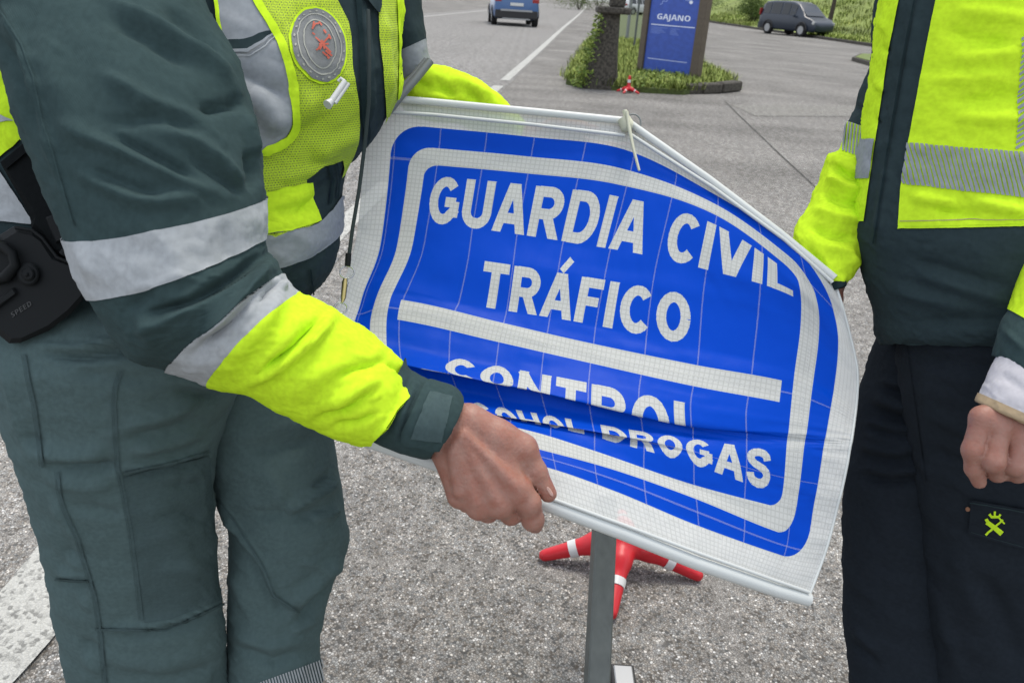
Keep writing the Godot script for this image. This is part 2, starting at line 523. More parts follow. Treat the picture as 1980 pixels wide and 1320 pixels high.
# ------------------------------------------------------------------ solids
class Solid:
	var v := PackedVector3Array()
	var n := PackedVector3Array()
	var ix := PackedInt32Array()
	func quad(a: Vector3, b: Vector3, c: Vector3, d: Vector3, out: Vector3) -> void:
		var m := (b - a).cross(c - a).normalized()
		if m.length() < 0.5: m = (c - a).cross(d - a).normalized()
		if m.dot(out) < 0.0: m = -m
		var k := v.size()
		v.append_array(PackedVector3Array([a, b, c, d]))
		n.append_array(PackedVector3Array([m, m, m, m]))
		ix.append_array(PackedInt32Array([k, k + 1, k + 2, k, k + 2, k + 3]))
	func tri(a: Vector3, b: Vector3, c: Vector3, out: Vector3) -> void:
		var m := (b - a).cross(c - a).normalized()
		if m.dot(out) < 0.0: m = -m
		var k := v.size()
		v.append_array(PackedVector3Array([a, b, c]))
		n.append_array(PackedVector3Array([m, m, m]))
		ix.append_array(PackedInt32Array([k, k + 1, k + 2]))
	# chamfered box: centre, three half-axes
	func box(c: Vector3, X: Vector3, Y: Vector3, Z: Vector3, ch := 0.0) -> void:
		var ax := [X, Y, Z]
		for k in 3:
			var N: Vector3 = ax[k]
			var U: Vector3 = ax[(k + 1) % 3]
			var W: Vector3 = ax[(k + 2) % 3]
			var u := U - U.normalized() * ch
			var w := W - W.normalized() * ch
			for s in [-1.0, 1.0]:
				var o: Vector3 = c + N * s
				quad(o - u - w, o + u - w, o + u + w, o - u + w, N * s)
		if ch > 0.0:
			for k in 3:
				var N2: Vector3 = ax[k]
				var U2: Vector3 = ax[(k + 1) % 3]
				var W2: Vector3 = ax[(k + 2) % 3]
				var nn := N2 - N2.normalized() * ch
				for su in [-1.0, 1.0]:
					for sw in [-1.0, 1.0]:
						var e1: Vector3 = c + U2 * su + (W2 - W2.normalized() * ch) * sw
						var e2: Vector3 = c + (U2 - U2.normalized() * ch) * su + W2 * sw
						quad(e1 - nn, e1 + nn, e2 + nn, e2 - nn, U2 * su + W2 * sw)
			for sx in [-1.0, 1.0]:
				for sy in [-1.0, 1.0]:
					for sz in [-1.0, 1.0]:
						var x = X * sx
						var y = Y * sy
						var z = Z * sz
						var cx = x - x.normalized() * ch
						var cy = y - y.normalized() * ch
						var cz = z - z.normalized() * ch
						tri(c + x + cy + cz, c + cx + y + cz, c + cx + cy + z, x + y + z)
	# round tube through points with radii
	func tube(pts: Array, radii: Array, seg := 10, caps := true) -> void:
		var base := v.size()
		var up := Vector3(0.31, 0.9, 0.17)
		for i in pts.size():
			var d: Vector3 = (pts[mini(i + 1, pts.size() - 1)] - pts[maxi(i - 1, 0)]).normalized()
			if absf(d.dot(up)) > 0.97: up = Vector3(0.95, 0.05, 0.3)
			var x := d.cross(up).normalized()
			var y := x.cross(d).normalized()
			up = y
			for j in seg + 1:
				var t := TAU * j / seg
				var o := x * cos(t) + y * sin(t)
				v.append(pts[i] + o * radii[mini(i, radii.size() - 1)])
				n.append(o)
		for i in pts.size() - 1:
			for j in seg:
				var a := base + i * (seg + 1) + j
				ix.append_array(PackedInt32Array([a, a + 1, a + seg + 1, a + 1, a + seg + 2, a + seg + 1]))
		if caps:
			for e in [0, pts.size() - 1]:
				var d2: Vector3 = (pts[0] - pts[1]) if e == 0 else (pts[e] - pts[e - 1])
				d2 = d2.normalized()
				var k := v.size()
				v.append(pts[e])
				n.append(d2)
				for j in seg + 1:
					v.append(v[base + e * (seg + 1) + j])
					n.append(d2)
				for j in seg: ix.append_array(PackedInt32Array([k, k + 1 + j, k + 2 + j]))
	# solid with the given flat outline (points in space), thick along "back", edges eased by ch
	func prism(front: Array, back: Vector3, ch := 0.0) -> void:
		var c := Vector3.ZERO
		for p in front: c += p
		c /= front.size()
		var out := -back.normalized()
		var flat := PackedVector2Array()
		var X: Vector3 = (front[1] - front[0]).normalized()
		var Y := X.cross(out).normalized()
		var inner := []
		for p in front:
			inner.append(p + (c - p).normalized() * ch)
			flat.append(Vector2((p - c).dot(X), (p - c).dot(Y)))
		var idx := Geometry2D.triangulate_polygon(flat)
		for t in range(0, idx.size(), 3):
			tri(inner[idx[t]], inner[idx[t + 1]], inner[idx[t + 2]], out)
			tri(front[idx[t]] + back, front[idx[t + 1]] + back, front[idx[t + 2]] + back, -out)
		var N := front.size()
		for i in N:
			var j := (i + 1) % N
			var o2: Vector3 = (front[i] + front[j]) * 0.5 - c
			# outward in the plane, on the outer side of the edge
			var e: Vector3 = (front[j] - front[i]).cross(out).normalized()
			var mid: Vector2 = (flat[i] + flat[j]) * 0.5
			var test := mid + Vector2(e.dot(X), e.dot(Y)) * 0.0005
			if Geometry2D.is_point_in_polygon(test, flat): e = -e
			var sink := back.normalized() * ch
			quad(inner[i], inner[j], front[j] + sink, front[i] + sink, out + e)
			quad(front[i] + sink, front[j] + sink, front[j] + back, front[i] + back, e)
func solid(s: Solid, called: String, m: Material, parent: Node3D = null, at = null) -> MeshInstance3D:
	return put(arr_mesh(s.v, s.n, s.ix), called, m, parent, at)

# ------------------------------------------------------------------ bodies
# a field of tapered bones: groups[0] is the trunk or palm, the others join it one by one and stay apart from each other
func bone(a: Vector3, b: Vector3, ra: float, rb: float) -> Array:
	var ba := b - a
	return [a, ba, 1.0 / maxf(ba.length_squared(), 1e-8), ra * near, (rb - ra) * near]
func group_dist(p: Vector3, g: Array, k: float) -> float:
	var d := 1e3
	for b in g:
		var pa: Vector3 = p - b[0]
		var h := clampf(pa.dot(b[1]) * b[2], 0.0, 1.0)
		var e: float = (pa - b[1] * h).length() - (b[3] + b[4] * h)
		var t := maxf(k - absf(d - e), 0.0) / k
		d = minf(d, e) - t * t * k * 0.25
	return d
func body_mesh(acc: Dictionary, groups: Array, cell: float, k_in: float, k_join: float) -> void:
	var lo := Vector3.ONE * 1e3
	var hi := Vector3.ONE * -1e3
	for g in groups:
		for b in g:
			var r: float = maxf(b[3], b[3] + b[4]) + cell * 2.0
			for e in [b[0], b[0] + b[1]]:
				lo = lo.min(e - Vector3.ONE * r)
				hi = hi.max(e + Vector3.ONE * r)
	var nx := int((hi.x - lo.x) / cell) + 2
	var ny := int((hi.y - lo.y) / cell) + 2
	var nzz := int((hi.z - lo.z) / cell) + 2
	var f := PackedFloat32Array()
	f.resize(nx * ny * nzz)
	f.fill(1.0)
	# visit only points near a bone (coarse blocks first)
	var B := 4
	for bz in range(0, nzz, B):
		for by in range(0, ny, B):
			for bx in range(0, nx, B):
				var c := lo + Vector3(bx + 1.5, by + 1.5, bz + 1.5) * cell
				var closest := 1e3
				for g in groups: closest = minf(closest, group_dist(c, g, k_in))
				var far := absf(closest) > cell * 4.2 + k_join
				for z in range(bz, mini(bz + B, nzz)):
					for y in range(by, mini(by + B, ny)):
						for x in range(bx, mini(bx + B, nx)):
							if far:
								f[(z * ny + y) * nx + x] = closest
								continue
							var p := lo + Vector3(x, y, z) * cell
							var d0 := group_dist(p, groups[0], k_in)
							var d := d0
							for gi in range(1, groups.size()):
								var e := group_dist(p, groups[gi], k_in * 0.6)
								var t := maxf(k_join - absf(d0 - e), 0.0) / k_join
								d = minf(d, minf(d0, e) - t * t * k_join * 0.25)
							f[(z * ny + y) * nx + x] = d
	var v: PackedVector3Array = acc.v
	var n: PackedVector3Array = acc.n
	var ix: PackedInt32Array = acc.ix
	var id := PackedInt32Array()
	id.resize(nx * ny * nzz)
	id.fill(-1)
	var sx := 1
	var sy := nx
	var sz := nx * ny
	for z in nzz - 1:
		for y in ny - 1:
			for x in nx - 1:
				var o := z * sz + y * sy + x
				var cf := [f[o], f[o + sx], f[o + sy], f[o + sx + sy], f[o + sz], f[o + sx + sz], f[o + sy + sz], f[o + sx + sy + sz]]
				var m := 0
				for q in 8:
					if cf[q] < 0.0: m += 1
				if m == 0 or m == 8: continue
				var sum := Vector3.ZERO
				var cnt := 0
				for q in 8:
					for ax in 3:
						if q & (1 << ax): continue
						var r := q | (1 << ax)
						if (cf[q] < 0.0) == (cf[r] < 0.0): continue
						var t: float = cf[q] / (cf[q] - cf[r])
						var pt := Vector3(q & 1, (q >> 1) & 1, (q >> 2) & 1)
						pt[ax] = t
						sum += pt
						cnt += 1
				id[o] = v.size()
				v.append(lo + (Vector3(x, y, z) + sum / cnt) * cell)
				n.append(Vector3(cf[1] + cf[3] + cf[5] + cf[7] - cf[0] - cf[2] - cf[4] - cf[6], cf[2] + cf[3] + cf[6] + cf[7] - cf[0] - cf[1] - cf[4] - cf[5], cf[4] + cf[5] + cf[6] + cf[7] - cf[0] - cf[1] - cf[2] - cf[3]).normalized())
	for z in range(1, nzz - 1):
		for y in range(1, ny - 1):
			for x in range(1, nx - 1):
				var o := z * sz + y * sy + x
				var s := f[o] < 0.0
				if s != (f[o + sx] < 0.0):
					quad4(ix, id[o], id[o - sy], id[o - sy - sz], id[o - sz])
				if s != (f[o + sy] < 0.0):
					quad4(ix, id[o], id[o - sz], id[o - sz - sx], id[o - sx])
				if s != (f[o + sz] < 0.0):
					quad4(ix, id[o], id[o - sx], id[o - sx - sy], id[o - sy])
	acc.v = v
	acc.n = n
	acc.ix = ix
func quad4(ix: PackedInt32Array, a: int, b: int, c: int, d: int) -> void:
	if a < 0 or b < 0 or c < 0 or d < 0: return
	ix.append_array(PackedInt32Array([a, b, c, a, c, d]))
# a hand in its own frame: w wrist, D towards the knuckles, S towards the thumb, N out of the back of the hand
func hand_bones(w: Vector3, D: Vector3, S: Vector3, curl: Array, thumb: Array, size := 1.0) -> Array:
	var N := S.cross(D).normalized()
	if thumb.size() > 2 and thumb[2] < 0.0: N = -N
	var palm := []
	var groups := [palm]
	var off := [0.030, 0.010, -0.010, -0.029]
	var mcp := [0.092, 0.094, 0.089, 0.080]
	var seg := [[0.044, 0.027, 0.021], [0.049, 0.031, 0.022], [0.045, 0.029, 0.022], [0.035, 0.021, 0.019]]
	var rad := [0.0098, 0.0100, 0.0094, 0.0084]
	palm.append(bone(w - D * 0.05 * size, w, 0.027 * size, 0.026 * size))
	for i in 4:
		var k: Vector3 = w + (D * mcp[i] + S * off[i]) * size
		palm.append(bone(w + S * off[i] * 0.55 * size, k, 0.019 * size, 0.0125 * size))
		var g := []
		var dir := D
		var p := k
		var ang := 0.0
		for s in 3:
			ang += curl[s] * (1.0 + 0.05 * (i - 1.5))
			dir = D * cos(ang) - N * sin(ang)
			var q: Vector3 = p + dir * seg[i][s] * size
			g.append(bone(p, q, rad[i] * (1.06 - 0.09 * s) * size, rad[i] * (0.97 - 0.09 * s) * size))
			p = q
		groups.append(g)
	var t0 := w + (D * 0.018 + S * 0.022 - N * 0.006) * size
	var t1 = t0 + (D * 0.036 + S * 0.026 - N * thumb[0]) * size
	var t2 = t1 + (D * 0.030 + S * thumb[1] - N * thumb[0] * 1.2) * size
	var t3 = t2 + (D * 0.026 - N * thumb[0]) * size
	palm.append(bone(t0, t1, 0.017 * size, 0.0125 * size))
	groups.append([bone(t1, t2, 0.0118 * size, 0.0108 * size), bone(t2, t3, 0.0108 * size, 0.0088 * size)])
	return groups

func body_new() -> Dictionary:
	return {"v": PackedVector3Array(), "n": PackedVector3Array(), "ix": PackedInt32Array()}
func head_bones(c: Vector3, fwd: Vector3, up: Vector3) -> Array:
	var side := fwd.cross(up).normalized()
	return [[
		bone(c + up * 0.045 - fwd * 0.02, c + up * 0.035 + fwd * 0.035, 0.080, 0.070),
		bone(c + up * 0.0 + fwd * 0.04, c - up * 0.07 + fwd * 0.065, 0.062, 0.038),
		bone(c - up * 0.04 - fwd * 0.01, c - up * 0.15 - fwd * 0.03, 0.055, 0.060),
		bone(c + up * 0.005 + fwd * 0.10, c - up * 0.028 + fwd * 0.122, 0.010, 0.015),
		bone(c - up * 0.058 + fwd * 0.098 - side * 0.02, c - up * 0.058 + fwd * 0.098 + side * 0.02, 0.008, 0.008),
		bone(c + up * 0.02 + side * 0.078, c - up * 0.03 + side * 0.076 + fwd * 0.01, 0.013, 0.010),
		bone(c + up * 0.02 - side * 0.078, c - up * 0.03 - side * 0.076 + fwd * 0.01, 0.013, 0.010)]]
func boot(at: Vector3, toe: Vector3, parent: Node3D) -> void:
	var t := toe.normalized()
	var a := body_new()
	body_mesh(a, [[bone(at + Vector3(0, 0.05, 0) - t * 0.05, at + Vector3(0, 0.045, 0) + t * 0.15, 0.045, 0.04), bone(at + Vector3(0, 0.06, 0) - t * 0.02, at + Vector3(0, 0.22, 0) - t * 0.02, 0.05, 0.055)]], 0.012, 0.03, 0.03)
	for i in a.v.size():
		if a.v[i].y < 0.006: a.v[i] = Vector3(a.v[i].x, 0.006, a.v[i].z)
	var o := put(arr_mesh(a.v, a.n, a.ix), "boot", M.boot, parent)
	var s := Solid.new()
	var side := t.cross(Vector3.UP)
	var fr := []
	for k in 20:
		var an := TAU * k / 20
		fr.append(at + Vector3(0, 0.022, 0) + t * (0.05 + 0.135 * cos(an)) + side * 0.046 * sin(an))
	s.prism(fr, Vector3(0, -0.02, 0))
	solid(s, "sole", M.tyre, o)

# bones through the middle of a sleeve or trouser leg
func limb(keys: Array, from: int, r0: float, r1: float) -> Array:
	var o := []
	for i in range(from, keys.size() - 1):
		var t0 := float(i - from) / (keys.size() - from)
		var t1 := float(i + 1 - from) / (keys.size() - from)
		o.append(bone(keys[i][0], keys[i + 1][0], lerpf(r0, r1, t0), lerpf(r0, r1, t1)))
	return o
func foot_below(keys: Array) -> Vector3:
	var a: Vector3 = keys[keys.size() - 1][0]
	var p: Vector3 = keys[keys.size() - 2][0]
	return Vector3(a.x + (a.x - p.x) * 0.8, 0.09, a.z + (a.z - p.z) * 0.8)
# ------------------------------------------------------------------ officer with the dark green sleeve, bending over the banner
func officer_bending() -> void:
	var hip := P(215, 850, 0.92)
	var t := thing("person", "person in dark green uniform and yellow net vest bending to hold the banner", "person", Vector3(hip.x + 0.1, 0, hip.z))
	# torso
	var tk := [
		ring(120, -330, 640, -330, 1.06, 0.12), ring(0, -180, 760, -200, 1.04, 0.19), ring(-70, 0, 772, -10, 1.02, 0.20),
		ring(-85, 130, 770, 110, 1.01, 0.20), ring(-85, 210, 763, 185, 1.01, 0.20), ring(-80, 290, 722, 262, 1.01, 0.195),
		ring(-75, 350, 668, 322, 1.0, 0.185), ring(-70, 420, 657, 395, 0.995, 0.175), ring(-60, 480, 655, 450, 0.99, 0.17),
		ring(-50, 540, 636, 520, 0.99, 0.165), ring(-40, 600, 598, 572, 0.99, 0.155), ring(-30, 650, 540, 625, 0.985, 0.13)]
	var tf := [
		[560, 60, 600, 250, 22, 0.004], [640, 200, 520, 330, 16, -0.006], [600, 300, 700, 250, 14, 0.006], [520, 350, 640, 320, 10, 0.004],
		[520, 400, 600, 370, 10, 0.004], [430, 130, 560, 190, 18, -0.006], [480, 180, 550, 250, 22, 0.008], [0, 200, 60, 300, 20, 0.008], [0, 150, 80, 170, 12, -0.006],
		[700, 0, 712, 250, 10, 0.010], [735, 20, 748, 200, 9, 0.006], [530, 560, 640, 470, 9, -0.004], [560, 420, 650, 340, 10, -0.004]]
	var T := loft(tk, 200, 14, 0.003, tf)
	var jacket := emit(T, 0, T.rows - 1, "jacket", M.jacket_navy, t)
	panel(T, smooth_poly(poly([398, -90, 440, 60, 470, 180, 505, 330, 508, 452, 560, 447, 617, 427, 600, 385, 590, 345, 660, 308, 657, 345, 672, 318, 690, 276, 692, 200, 680, 133, 679, 97, 672, 44, 645, -10, 620, -90]), 2), "vest", M.yellow_mesh, t, 0.003)
	panel(T, poly([508, 372, 600, 352, 602, 385, 617, 427, 560, 447, 508, 452]), "vest_hem", M.yellow, t, 0.0045)
	panel(T, poly([726, -60, 732, 73, 740, 145, 744, 225, 735, 262, 775, 262, 790, 100, 790, -60]), "vest", M.yellow_mesh, t, 0.003)
	panel(T, poly([760, -60, 766, 100, 764, 190, 790, 190, 790, -60]), "vest_edge", M.yellow, t, 0.0045)
	panel(T, smooth_poly(poly([405, -90, 419, 0, 432, 80, 444, 121, 463, 170, 480, 218, 497, 288, 536, 271, 552, 253, 561, 218, 560, 170, 545, 109, 521, 61, 485, 0, 450, -90])), "reflective_panel", M.silver, t, 0.0055)
	panel(T, smooth_poly(poly([450, -90, 485, 0, 521, 61, 545, 109, 560, 170, 561, 218, 552, 253, 536, 271, 500, 290, 510, 298, 545, 280, 566, 260, 577, 222, 576, 168, 560, 105, 537, 58, 502, 0, 468, -90])), "piping", M.yellow, t, 0.007)
	panel(T, poly([398, -90, 413, 0, 428, 80, 440, 125, 446, 121, 434, 80, 421, 0, 407, -90]), "piping", M.yellow, t, 0.0065)
	panel(T, smooth_poly(poly([438, 84, 475, 80, 508, 66, 524, 66, 508, 84, 480, 100, 444, 103])), "pocket_opening", M.jacket_navy, t, 0.0065)
	panel(T, stroke([442, 106, 480, 104, 510, 88, 526, 72], 5), "pocket_welt", M.silver, t, 0.0085)
	panel(T, stroke([446, 113, 484, 111, 514, 95, 532, 78], 2), "pocket_seam", M.silver_band, t, 0.0075)
	# round chest badge
	var bc := Vector2(613, 90)
	panel(T, ellipse(bc, 53, 76, -0.25, 48), "badge_rim", M.yellow, t, 0.005)
	var badge := panel(T, ellipse(bc, 48.5, 71, -0.25, 48), "badge", M.badge, t, 0.0065)
	for r in [[40, 60], [30, 46]]:
		var o := ellipse(bc, r[0], r[1], -0.25, 40)
		var i2 := ellipse(bc, r[0] - 2.0, r[1] - 2.5, -0.25, 40)
		for h in 2:
			var half := PackedVector2Array()
			for k in 21: half.append(o[(k + 20 * h) % 40])
			for k in 21: half.append(i2[(20 - k + 20 * h) % 40])
			panel(T, half, "badge_ring", M.badge_ring, badge, 0.0073)
	for s in [[600, 62, 606, 54, 612, 54], [601, 63, 603, 50], [612, 50, 618, 58], [607, 80, 634, 106], [633, 76, 606, 102], [618, 84, 622, 100], [612, 92, 630, 90], [618, 104, 632, 116], [624, 102, 636, 112], [630, 74, 634, 82], [612, 100, 618, 94], [626, 108, 630, 118], [600, 70, 606, 74], [622, 66, 626, 72]]:
		panel(T, stroke(s, 3.2), "emblem", M.red_emblem, badge, 0.0078)
	for k in 22:
		var an := TAU * k / 22 + 0.1
		var q := bc + Vector2(cos(an) * 44, sin(an) * 65).rotated(-0.25)
		panel(T, ellipse(q, 1.6, 2.6, an, 8), "badge_letter", M.badge_ring, badge, 0.0075)
	panel(T, smooth_poly(poly([690, -60, 702, 60, 708, 150, 712, 262, 700, 270, 696, 180, 694, 60, 676, -60]), 2), "zip_flap", M.green_dark, t, 0.004)
	panel(T, smooth_poly(poly([690, -60, 700, 0, 722, 26, 730, 20, 726, -60]), 2), "collar_tab", M.jacket_navy, t, 0.008)
	# lower jacket
	panel(T, smooth_poly(poly([500, 452, 560, 446, 612, 432, 640, 405, 662, 378, 662, 442, 622, 482, 575, 505, 522, 520, 500, 500])), "reflective_band", M.silver, t, 0.003)
	panel(T, stroke([632, 318, 640, 350, 634, 395], 5), "zip", M.green_dark, t, 0.004)
	panel(T, stroke([646, 312, 652, 345, 648, 385], 3), "zip", M.green_dark, t, 0.004)
	panel(T, stroke([598, 520, 604, 570], 3), "seam", M.green_dark, t, 0.003)
	# back of the vest behind the upper arm
	panel(T, poly([-120, 40, 20, 110, 90, 240, 130, 320, 40, 270, -10, 318, -120, 330]), "vest_back", M.yellow, t, 0.003)
	panel(T, poly([-120, 318, -5, 318, 62, 420, 66, 434, 20, 430, -120, 402]), "reflective_band", M.silver_band, t, 0.0035)
	panel(T, poly([-120, 218, -5, 222, 30, 238, -5, 236, -120, 230]), "reflective_strip", M.silver_band, t, 0.0045)
	# white clip on the vest
	var clip := Solid.new()
	var c0 := P(640, 197, 0.862)
	var c1 := P(667, 158, 0.872)
	clip.tube([c0, c1], [0.0035], 8)
	clip.tube([P(633, 203, 0.858), P(640, 197, 0.862)], [0.0055, 0.004], 10)
	clip.tube([c1, P(659, 152, 0.872), P(654, 158, 0.872)], [0.002], 6)
	clip.tube([P(648, 200, 0.864), P(674, 162, 0.874)], [0.0022], 6)
	solid(clip, "clip", M.white_plastic, t)

	# near arm: dark sleeve, two silver bands, yellow forearm, cuff
	var sk := [
		ring(-130, -260, 300, -330, 0.86, 0.09), ring(-60, -110, 335, -130, 0.82, 0.10), ring(-8, 20, 385, 0, 0.79, 0.105),
		ring(28, 130, 448, 110, 0.775, 0.105), ring(70, 245, 487, 235, 0.765, 0.105), ring(112, 355, 503, 320, 0.76, 0.102, 0.005),
		ring(148, 445, 507, 388, 0.757, 0.10, 0.012), ring(194, 553, 503, 466, 0.757, 0.097, 0.014), ring(225, 618, 512, 492, 0.757, 0.093, 0.012),
		ring(262, 680, 528, 508, 0.757, 0.088, 0.005), ring(330, 708, 545, 530, 0.762, 0.083, -0.006), ring(408, 738, 577, 568, 0.768, 0.078, -0.010),
		ring(478, 757, 632, 598, 0.778, 0.072, -0.006), ring(560, 800, 690, 632, 0.79, 0.068), ring(635, 836, 742, 674, 0.80, 0.064, 0.0),
		ring(690, 852, 776, 704, 0.806, 0.060, 0.004), ring(716, 852, 792, 742, 0.808, 0.054, 0.006)]
	var sf := [
		[185, -10, 314, 63, 400, 115, 466, 176, 13, 0.0085], [314, 15, 380, 60, 425, 110, 14, -0.008], [200, 30, 290, 80, 380, 135, 13, -0.005],
		[195, 143, 261, 185, 314, 213, 405, 238, 14, 0.0065], [385, 212, 430, 206, 476, 198, 9, -0.009], [195, 240, 314, 224, 383, 246, 13, -0.006],
		[115, 244, 244, 296, 348, 348, 430, 378, 14, 0.007], [209, 262, 296, 303, 400, 362, 11, -0.007], [296, 251, 383, 279, 440, 320, 466, 362, 12, 0.006], [360, 300, 430, 345, 478, 380, 9, -0.005],
		[139, 331, 279, 392, 390, 386, 14, 0.006], [165, 325, 261, 366, 330, 380, 11, -0.005], [480, 290, 490, 330, 488, 370, 9, -0.008], [470, 215, 490, 270, 497, 300, 9, 0.006],
		[0, 17, 42, 87, 66, 150, 84, 237, 101, 289, 139, 425, 8, 0.006], [-10, 60, 25, 120, 50, 190, 72, 260, 12, -0.005], [60, 60, 120, 180, 160, 300, 30, 0.004],
		[526, 509, 475, 575, 380, 658, 13, 0.010], [520, 486, 443, 540, 370, 585, 280, 610, 9, -0.010], [512, 545, 455, 610, 370, 690, 9, -0.008], [400, 575, 320, 620, 260, 640, 14, 0.006], [300, 560, 240, 600, 12, -0.004], [270, 600, 300, 670, 14, 0.004],
		[548, 540, 520, 560, 500, 590, 6, -0.005], [556, 556, 500, 640, 440, 700, 14, 0.004], [530, 540, 550, 560, 6, 0.005],
		[646, 608, 603, 658, 539, 709, 472, 742, 9, 0.008], [618, 618, 571, 671, 507, 716, 8, -0.009], [590, 600, 545, 670, 470, 735, 10, 0.004],
		[600, 812, 666, 792, 722, 752, 9, -0.006], [640, 822, 690, 815, 735, 795, 8, -0.005], [620, 790, 680, 765, 735, 725, 14, 0.005], [640, 732, 698, 709, 755, 696, 9, -0.005], [560, 760, 620, 720, 680, 700, 22, 0.004], [745, 702, 765, 712, 784, 728, 6, -0.006], [785, 745, 770, 800, 725, 850, 8, 0.006],
		[150, 460, 180, 540, 10, 0.003], [330, 450, 350, 555, 26, 0.003], [430, 430, 445, 510, 14, -0.0025]]
	var A := loft(sk, 130, 12, 0.003, sf)
	var s12 := 12
	emit(A, 0, 6 * s12, "sleeve", M.green, t)
	emit(A, 6 * s12, 7 * s12, "reflective_band", M.silver_band, t, 0.0015, true)
	emit(A, 7 * s12, 10 * s12, "elbow", M.green, t)
	emit(A, 10 * s12, 11 * s12, "reflective_band", M.silver_band, t, 0.0015, true)
	emit(A, 11 * s12, 16 * s12, "forearm_sleeve", M.yellow, t, 0.002, true, true)
	panel(A, stroke([-20, -60, 0, 17, 42, 87, 66, 150, 84, 237, 101, 289, 122, 360, 145, 436], 3.0), "seam", M.green, t, 0.002)
	var ck := [ring(712, 846, 783, 692, 0.812, 0.046), ring(728, 857, 797, 716, 0.811, 0.050), ring(770, 874, 836, 738, 0.812, 0.050), ring(815, 887, 878, 757, 0.815, 0.048), ring(832, 886, 893, 783, 0.816, 0.044), ring(826, 880, 884, 786, 0.817, 0.036)]
	var C := loft(ck, 90, 10, 0.0015, [[800, 720, 740, 850, 6, -0.003], [812, 745, 770, 860, 5, -0.004], [850, 750, 812, 870, 14, 0.002]])
	emit(C, 0, C.rows - 1, "cuff", M.green, t)
	var tab := panel(C, smooth_poly(poly([822, 741, 850, 746, 878, 757, 889, 782, 868, 828, 845, 866, 812, 860, 780, 850, 800, 800, 814, 765]), 3), "cuff_tab", M.green, t, 0.005)
	panel(C, poly([829, 764, 869, 773, 850, 850, 795, 843]), "cuff_tab_pad", M.trouser_patch, tab, 0.0065)
	# far arm: behind the chest, its yellow forearm reaching behind the banner
	var fk := [ring(700, -200, 800, -230, 1.12, 0.06), ring(730, -60, 812, -70, 1.13, 0.062), ring(738, 40, 815, 20, 1.13, 0.062), ring(748, 110, 822, 75, 1.14, 0.06), ring(760, 165, 832, 122, 1.15, 0.058),
		ring(785, 215, 850, 128, 1.16, 0.056), ring(830, 235, 890, 145, 1.165, 0.052), ring(900, 245, 940, 165, 1.165, 0.048), ring(960, 285, 988, 208, 1.165, 0.042), ring(995, 310, 1015, 238, 1.165, 0.038)]
	var Fa := loft(fk, 70, 10, 0.003, [[840, 150, 880, 190, 8, -0.006], [800, 160, 870, 180, 8, -0.006], [870, 150, 960, 190, 10, 0.006], [890, 165, 930, 200, 7, -0.005]])
	emit(Fa, 0, 30, "sleeve", M.jacket_navy, t)
	emit(Fa, 30, 40, "reflective_band", M.silver, t, 0.0015, true)
	emit(Fa, 40, 90, "forearm_sleeve", M.yellow, t, 0.0, false, true)
	var strap := Solid.new()
	strap.tube([P(832, 118, 1.075), P(806, 150, 1.07), P(775, 185, 1.065), P(752, 215, 1.065)], [0.006], 8)
	strap.tube([P(824, 116, 1.08), P(796, 150, 1.075), P(766, 180, 1.07)], [0.004], 8)
	solid(strap, "strap", M.sign_post, t)

	# trousers
	var nk := [ring(30, 520, 520, 520, 0.98, 0.12), ring(-25, 610, 480, 600, 0.93, 0.125), ring(-5, 700, 470, 705, 0.91, 0.125), ring(18, 775, 440, 780, 0.915, 0.12), ring(45, 850, 412, 850, 0.925, 0.115),
		ring(72, 945, 400, 930, 0.94, 0.108), ring(96, 1040, 407, 1040, 0.965, 0.10), ring(112, 1140, 416, 1140, 0.995, 0.096), ring(130, 1235, 430, 1235, 1.025, 0.095), ring(145, 1330, 434, 1330, 1.06, 0.095),
		ring(160, 1420, 448, 1420, 1.09, 0.092)]
	var foot1 := foot_below(nk)
	nk.append(wring(foot1, 0.085, 0.085))
	var nf := [
		[60, 668, 150, 676, 254, 655, 320, 668, 7, 0.007], [80, 684, 170, 690, 262, 672, 340, 690, 9, -0.009], [130, 720, 320, 735, 14, -0.004], [233, 820, 300, 806, 392, 775, 11, 0.006], [233, 850, 320, 832, 398, 806, 10, -0.005], [240, 872, 330, 858, 400, 832, 11, 0.006],
		[85, 901, 186, 906, 228, 896, 9, -0.009], [60, 870, 140, 884, 215, 872, 14, 0.006], [40, 840, 90, 870, 9, -0.005], [95, 930, 160, 940, 228, 935, 12, 0.006], [233, 908, 320, 892, 398, 872, 6, 0.006], [236, 926, 320, 910, 400, 890, 7, -0.007], [120, 975, 200, 985, 235, 1000, 10, -0.004],
		[100, 960, 130, 1010, 160, 1050, 8, 0.005], [112, 1108, 172, 1116, 6, 0.006], [112, 1128, 176, 1128, 6, -0.007], [120, 1060, 160, 1085, 8, -0.004], [130, 1085, 165, 1095, 8, 0.004],
		[201, 1214, 276, 1210, 350, 1195, 428, 1164, 6, 0.007], [205, 1230, 280, 1226, 350, 1212, 432, 1184, 8, -0.007], [190, 1270, 300, 1290, 430, 1250, 18, 0.005], [230, 1300, 340, 1310, 430, 1285, 10, -0.004],
		[300, 960, 340, 1050, 380, 1150, 26, 0.004], [330, 940, 400, 930, 9, -0.004], [290, 1000, 350, 990, 410, 1010, 10, -0.004], [300, 1100, 360, 1090, 415, 1110, 11, 0.004], [350, 730, 400, 745, 450, 740, 9, 0.006], [330, 752, 400, 765, 440, 760, 8, -0.005], [10, 690, 30, 800, 60, 890, 10, 0.004],
		[150, 1150, 185, 1180, 8, 0.004], [155, 1240, 195, 1260, 8, -0.005], [160, 1270, 200, 1300, 8, 0.005]]
	var NL := loft(nk, 120, 12, 0.003, nf)
	var tr := emit(NL, 0, NL.rows - 1, "trousers", M.trouser, t)
